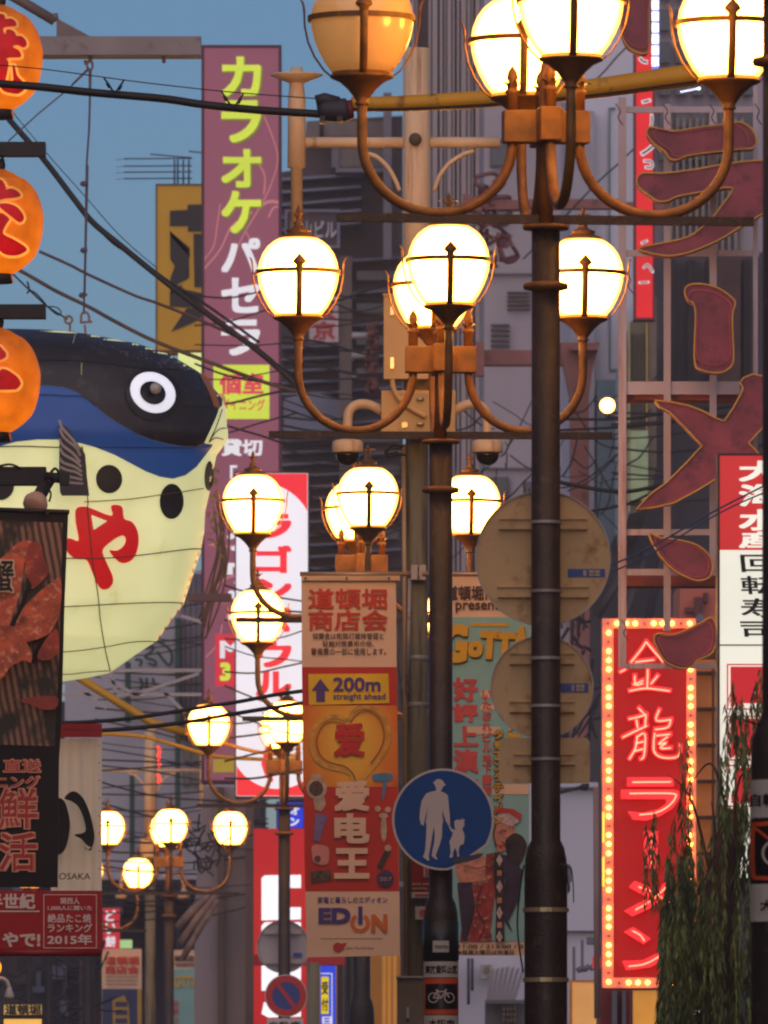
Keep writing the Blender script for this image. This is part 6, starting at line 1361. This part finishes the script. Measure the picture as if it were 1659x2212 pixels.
# far cream pole
YF3 = 153
fp = thing('camera_pole', 'distant cream pole with curved braces behind the small far lamp, carrying a beige box', 'pole', W(325,2212,YF3)); fp.location.z = 0; ORG[fp.name] = Vector((PX(325,YF3),YF3,0)); of = ORG[fp.name]
MB().lathe([(px(13.5,YF3),H(1810,YF3)),(px(13.5,YF3),H(1575,YF3))], of, 18).build('steel_pole', CREAM, fp)
MB().lathe([(px(12,YF3),0),(px(11,YF3),H(1810,YF3))], of, 18).build('concrete_post', CONC, fp)
m = MB(); m.tube([W(222,1664,YF3),W(440,1664,YF3)], px(4,YF3), 8); m.tube([W(437,1560,YF3),W(437,1750,YF3)], px(6,YF3), 8)
for s_ in (-1,1): m.tube(cr([W(328+s_*52,1670,YF3),W(328+s_*35,1676,YF3),W(328+s_*20,1692,YF3),W(328+s_*14,1710,YF3)],4), px(2.5,YF3), 6)
m.build('side_arm', CREAM, fp)
MB().vbox(304,1808,331,1852,YF3-.5,.3).build('box', BEI, fp)
for x, s_, lb in ((262,-1,'tiny distant dome camera left of the far pole'),(397,1,'tiny distant dome camera right of the far pole')):
    r = thing('dome_camera', lb, 'security camera', W(x,1950,YF3-.2))
    MB().tube(cr([W(x-s_*44,1894,YF3),W(x-s_*24,1888,YF3),W(x-s_*6,1892,YF3),W(x,1910,YF3),W(x,1925,YF3)],4), px(4.5,YF3), 8).build('gooseneck', CREAM, r)
    MB().lathe([(px(14,YF3),H(1940,YF3)),(px(12,YF3),H(1926,YF3)),(px(4,YF3),H(1922,YF3))],(PX(x,YF3),YF3,0),16).build('housing', CREAM, r)
    MB().lathe([(px(11*math.sin(t),YF3), H(1941+10*math.cos(t),YF3)) for t in [PI/2*i/6 for i in range(7)]],(PX(x,YF3),YF3,0),16).build('dome', DOME, r)
tb = thing('street_banner', 'small distant banner with red characters over a dark blue field', 'banner', W(262,2240,150), 'vinyl banners on poles')
MB().vbox(220,2050,306,2240,150,.01).build('vinyl', BAN, tb); m = MB(); text(m,'道頓堀',227,2066,300,2084,149.98,.05); text(m,'商店会',227,2086,300,2104,149.98,.05); m.build('lettering', RT, tb)
MB().vbox(221,2136,297,2240,149.985,.01).build('blue_field', mat('navy_field', (42,60,104), .5), tb); m = MB()
for k in range(3): text(m,'協賛金は街路灯維持管理と',228,2108+k*8,298,2113+k*8,149.98,.0)
m.build('fine_print', BT, tb); m = MB(); m.vbox(297,2136,306,2240,149.984,.01); m.poly([(243,2160),(268,2150),(278,2170),(282,2240),(244,2240)],149.97,.005); m.build('ochre_print', mat('ochre_ink', (190,150,50), .5), tb); m = MB()
for k in range(4): m.vbox(249,2164+k*18,275,2174+k*18,149.96,.005)
m.build('navy_stroke', MATS['navy_field'], tb)
tb2 = thing('street_banner', 'small distant turquoise banner right of the far lamp post', 'banner', W(406,2240,150), 'vinyl banners on poles')
MB().vbox(362,2052,438,2240,150,.01).build('vinyl', BAN, tb2); MB().vbox(364,2093,434,2240,149.985,.01).build('turquoise_field', TQ, tb2)
m = MB(); text(m,'堀商店会',376,2064,433,2077,149.98,.05); text(m,'resents',374,2079,424,2088,149.98,.02); m.build('lettering', BT, tb2)
m = MB(); text(m,'OTTA',376,2108,428,2134,149.97,.05); column(m,'エンタテイメン',418,428,[(2145+k*14,2157+k*14) for k in range(7)],149.97,.05); m.build('gold_lettering', GY, tb2); m = MB(); column(m,'好評上',374,386,[(2160,2176),(2178,2194),(2196,2212)],149.97,.05); m.build('coral_lettering', PK, tb2)
tb3 = sign('street_banner', 'narrow pale banner with pink characters beside the small turquoise banner', 'banner', 432, 2130, 450, 2240, 151, .01, BAN, None)
m = MB(); column(m,'島原演舞',435,447,[(2136+k*20,2152+k*20) for k in range(4)],150.98,.04); m.build('lettering', PK, tb3)
ln = thing('red_neon', 'small vertical red neon marks above the far lamp', 'neon sign', W(343,1690,148))
m = MB()
for y0, y1 in ((1612,1632),(1634,1640),(1644,1658),(1672,1692)): m.tube(cr([W(340,y0,148),W(345,(y0+y1)/2,148),W(341,y1,148)],3), px(3,148), 6)
m.build('tube', mat('red_neon_glow', (255,60,40), .4, emit=3.5, ecol=(255,50,20)), ln)
fr_ = sign('far_red_sign', 'far red lit sign with pale scribbles between cloth banner and far pole', 'sign', 222, 1962, 258, 2050, 160, .2, lit('far_red', (206,30,50), .8), None)
m = MB(); column(m,'どい餅',228,250,[(1966,1990),(1994,2018),(2022,2046)],159.97,.05); m.build('lettering', LW, fr_)
g = sign('far_green_sign', 'tiny pale green lit sign right of the far red sign', 'sign', 259, 2030, 285, 2048, 161, .2, lit('far_green', (180,220,150), .8), None)
yp = sign('yellow_placard', 'small yellow placard behind the arm of the fourth lamp', 'sign', 460, 1640, 506, 1668, 115, .1, mat('placard_yellow', (206,176,50), .5, emit=.2), None)
# poles at far lower left
for x, w, lb in ((63,7,'dark round pole under the red banner, near the left edge'),(190,13,'wide dark pole under the red banner, left of the distant banner'),(106,6,'slim dark grey pole under the red banner')):
    m = MB().lathe([(px(w,100),-.1),(px(w,100),H(2062,100))], (PX(x,100),100,0), 16); solo('dark_pole', lb, 'pole', m, mat('dark_pole_paint', (52,44,44), .6, var=.15), (PX(x,100),100,0))
# branches left of karaoke sign (dry climbing plant)
m = MB(); rnd = random.Random(31); Yv = 100
for k in range(9):
    x0, y0 = 430+rnd.random()*20, 1330+rnd.random()*60
    P = [W(x0,y0,Yv), W(x0+20+rnd.uniform(-10,10),y0-70,Yv), W(x0+35+rnd.uniform(-12,12),y0-150,Yv), W(x0+42+rnd.uniform(-14,14),y0-230-rnd.random()*60,Yv)]; m.tube(cr(P,4), [.009]*12+[.004], 5)
pl = thing('dry_plant', 'thin dry branches with a few yellowish leaves beside the third lamp globe', 'plant', W(450,1360,Yv)); m.build('branch', mat('dry_branch', (120,88,60), .8), pl)
m = MB()
for k in range(70):
    x = 462+rnd.gauss(0,9); y = rnd.uniform(1010,1200); s_ = rnd.uniform(3,8); a = rnd.random()*6.3
    m.poly([(x,y),(x+s_*math.cos(a),y+s_*math.sin(a)),(x+s_*1.6*math.cos(a+.5),y+s_*1.6*math.sin(a+.5)),(x+s_*math.cos(a+1),y+s_*math.sin(a+1))], Yv+rnd.uniform(-.4,.4), 0)
o = m.build('leaf', mat('dry_leaf', (160,130,56), .7, var=.3), pl); o['kind'] = 'stuff'
solo('wall_bracket', 'brown horizontal bracket left of the globe under the karaoke sign', 'bracket', MB().vbox(405,1282,500,1298,99,.15), mat('brown_bracket', (120,84,76), .6), W(450,1298,99))
# ------------------------------------------------------------------ tangles of wire
ORD = ['first','second','third','fourth','fifth','sixth','seventh','eighth','ninth','tenth','eleventh','twelfth','thirteenth','fourteenth']
WIRE_L = {'wires in front of the grey wall beneath the fish':('thin dark wire below the fish lantern, ',' from the top across the grey wall'),
 'wires seen through the white steel grid':('thin wire seen through the white steel grid, ',' from the top'),
 'wires in front of the lit bowling sign':('thin wire across the lit bowling sign, ',' from the top'),
 'wires across the karaoke sign':('thin wire across the mauve karaoke sign, ',' from the top')}
def tangle(name, label, x0, y0, x1, y1, Y, n, r, m_, seed, sag=20, lng=False):
    q = random.Random(seed); mb = MB(); few = n <= 14
    for k in range(n):
        if lng: ax, bx = x0-20, x1+20; ay = (y0+(y1-y0)*(k+q.random()*.8)/n); by = ay+q.uniform(-60,60)
        else: ax = q.uniform(x0,x1); bx = ax+q.uniform(-.5,.5)*(x1-x0); ay = q.uniform(y0,y1); by = ay+q.uniform(-.4,.4)*(y1-y0)
        Yk = Y+q.uniform(-1,1)
        P = [W(ax,ay,Yk), W(ax+(bx-ax)*.33,ay+(by-ay)*.33+sag*q.uniform(.2,1.2),Yk), W(ax+(bx-ax)*.66,ay+(by-ay)*.66+sag*q.uniform(.2,1.2),Yk), W(bx,by,Yk)]
        mb.tube(cr(P,5), r*q.uniform(.6,1.3), 5)
        if few: solo('thin_wire', WIRE_L[label][0] + (ORD[sum(1 for o_ in COL.objects if o_.get('group') == label)] ) + WIRE_L[label][1], 'wire', mb, m_, P[0], label); mb = MB()
    if few: return None
    o = solo(name, label, 'wires', mb, m_, W((x0+x1)/2,(y0+y1)/2,Y), None, 'stuff'); return o
tangle('wire_tangle','tangled wires across the dark brown building', 606, 600, 900, 1240, 138, 34, .013, CABLE, 1, 30, True)
tangle('wire_tangle','coils of cable and tangled wires behind the right dome camera', 1040, 860, 1330, 1150, 130, 44, .009, CABLE, 2, 18)
tangle('wire_tangle','long thin wires across the lower left between banner and far lamps', 225, 1600, 560, 2000, 140, 26, .010, CABLE, 3, 16, True)
tangle('wire_tangle','wires in front of the grey wall beneath the fish', 225, 1330, 520, 1560, 135, 14, .010, CABLE, 4, 12, True)
tangle('wire_tangle','knot of black wires above the grey slab building', 400, 1790, 470, 1880, 128, 30, .010, CABLE, 5, 10)
tangle('wire_tangle','wires in front of the lit bowling sign', 505, 1240, 660, 1700, 108, 12, .009, CABLE, 6, 14, True)
tangle('wire_tangle','loose wires behind the smaller round plate', 1210, 1340, 1320, 1600, 120, 30, .016, CABLE, 7, 10)
tangle('wire_tangle','wires at the lower left under the red banner', 0, 2062, 230, 2212, 120, 36, .012, CABLE, 8, 10)
tangle('wire_tangle','wires across the karaoke sign', 440, 620, 620, 960, 112, 7, .010, CABLE, 9, 10, True)
tangle('wire_tangle','wires seen through the white steel grid', 1340, 880, 1640, 1100, 126, 9, .012, CABLE, 10, 14, True)
tangle('wire_tangle','vertical and looped wires on the clutter wall by the concrete post', 860, 1240, 945, 1700, 130, 26, .012, CABLE, 12, 8)
# ------------------------------------------------------------------ willow
WL = mat('willow_leaf', (110,122,58), .6, var=.45, scale=3.5, dirt=(132,118,58), dirt_amt=.35); YWI = 66
LBR = mat('willow_bark', (92,62,44), .9, var=.25, scale=6, bump=.6)
wt = thing('willow_tree', 'weeping willow with hanging green strands in front of the right end of the neon sign', 'tree', Vector((PX(1560,YWI),YWI,0)))
tp = [Vector((PX(1575,YWI),YWI,0)), W(1572,2400,YWI), W(1560,2200,YWI), W(1545,2050,YWI), W(1560,1900,YWI), W(1590,1750,YWI)]
MB().tube(cr(tp,6), [.16-.0028*k for k in range(31)], 12).build('trunk', LBR, wt)
rnd = random.Random(77); brs = MB(); lv = MB(); tw = MB()
for k in range(7):
    a = tp[3].lerp(tp[5], rnd.random()); x = rnd.uniform(1425,1660); y = rnd.uniform(1640,1800)
    brs.tube(cr([a, a.lerp(W(x,y,YWI),.5)+Vector((0,0,.25)), W(x,y,YWI)+Vector((0,rnd.uniform(-.6,.6),0))],6), [.013-.0009*j for j in range(13)], 7)
brs.build('branch', LBR, wt)
def strand(x, y0, y1, dy):
    """one hanging strand: thin twig with narrow leaves"""
    n = max(6, int((y1-y0)/9)); P = []; sw = rnd.uniform(-10,10); ph = rnd.random()*6
    for i in range(n):
        t = i/(n-1); P.append(W(x + sw*t*t + 2.2*math.sin(t*7+ph), y0+(y1-y0)*t, YWI) + Vector((0, dy + .12*math.sin(t*3+ph), 0)))
    tw.tube(P, .0018, 3, cap=False)
    for p in P:
        for _ in range(3):
            a = rnd.uniform(0, 2*PI); l = rnd.uniform(.05,.11); w = rnd.uniform(.0045,.008)
            d = Vector((math.cos(a)*.38, math.sin(a)*.38, -1)).normalized()*l; s_ = Vector((-math.sin(a), math.cos(a), .1)).normalized()*w
            q = p + Vector((rnd.uniform(-.006,.006), rnd.uniform(-.01,.01), rnd.uniform(-.012,.012)))
            lv.add([q, q+d*.45-s_, q+d, q+d*.45+s_], [(0,1,2,3)])
# envelope: clumps (x centre, top, bottom, spread, count)
for cx_, y0, y1, sp_, n_ in ((1410,1720,1950,9,12),(1436,1900,2260,9,26),(1450,1800,2260,10,34),(1462,1730,2260,12,40),(1480,1700,2260,14,56),(1500,1800,2260,14,58),(1528,1860,2260,14,54),(1550,1700,2260,14,50),(1575,1600,2260,16,52),(1600,1560,2260,14,52),(1622,1520,2260,12,46),(1645,1500,2260,12,30),(1600,1480,1640,12,14),(1570,1500,1640,10,8),(1485,1560,1760,12,6),(1640,1440,1600,10,8),(1428,1980,2260,7,10)):
    for k in range(int(n_*.44)):
        x = rnd.gauss(cx_, sp_); t0 = y0 + abs(rnd.gauss(0, 45)); L_ = rnd.uniform(90, 280); s0 = rnd.uniform(t0, max(t0+1, y1-L_))
        strand(x, s0, min(y1, s0+L_), rnd.uniform(-.8,.8))
tw.build('twig', LBR, wt)['kind'] = 'stuff'; lv.build('foliage', WL, wt)['kind'] = 'stuff'
m = MB()
for k in range(7): P = [W(1440+rnd.uniform(-14,40),1590+k*40,YWI-.2)]; 
sg = sign('small_sign', 'small dark red sign with white marks low behind the willow', 'sign', 1489, 2170, 1524, 2212, 74, .05, mat('dark_red_face', (150,30,44), .5, emit=.1), None)
m = MB(); m.ringv(1508,2182,9,11,73.98,.01,20); m.poly([(1494,2174),(1500,2172),(1522,2196),(1517,2199)],73.98,.01); m.build('white_mark', LW, sg)
bb = MB(); blob(bb, W(1450,2173,72), px(4,72), px(4,72), px(4,72), 10); solo('bulb', 'single bright warm bulb shining through the willow', 'bulb', bb, ONB, W(1450,2173,72))
# ------------------------------------------------------------------ ground and street
AS = mat('asphalt', (62,60,60), .85, var=.2, scale=2, bump=.3)
g = MB().add([(-400,-100,0),(400,-100,0),(400,900,0),(-400,900,0)], [(0,1,2,3)]).build('ground', AS); g['kind'] = 'structure'
g = MB().add([(-4,-20,.004),(4,-20,.004),(4,400,.004),(-4,400,.004)], [(0,1,2,3)]).build('road', mat('street_paving', (120,112,104), .8, var=.12, scale=4)); g['kind'] = 'structure'
# rows of street buildings on both sides, between the viewer and the signs
for sx, x0, x1, y0, y1, hh, lb in ((-1,-5.2,-14,12,60,9,'dim row of shop houses on the left side of the street, outside the frame'),(1,5.2,14,12,60,10,'dim row of shop houses on the right side of the street, outside the frame')):
    r = thing('shop_row', lb, 'building', ((x0+x1)/2,(y0+y1)/2,0)); MB().box((x0,y0,0),(x1,y1,hh)).build('wall', mat('street_house_wall', (120,110,104), .8, var=.1, scale=.5), r)
bpy.data.objects.remove(_to)

# ------------------------------------------------------------------ evening air
hz = MB().box((-120,-6,-1), (120,260,60)).build('haze', mat('haze_air', (200,200,210)))
hm = bpy.data.materials.new('haze_volume'); hm.use_nodes = True; hm.node_tree.nodes.clear()
pv = hm.node_tree.nodes.new('ShaderNodeVolumePrincipled'); pv.inputs['Color'].default_value = (.9,.9,.92,1); pv.inputs['Density'].default_value = .0010; pv.inputs['Anisotropy'].default_value = .3
ho = hm.node_tree.nodes.new('ShaderNodeOutputMaterial'); hm.node_tree.links.new(pv.outputs[0], ho.inputs['Volume'])
hz.data.materials[0] = hm; hz['kind'] = 'stuff'
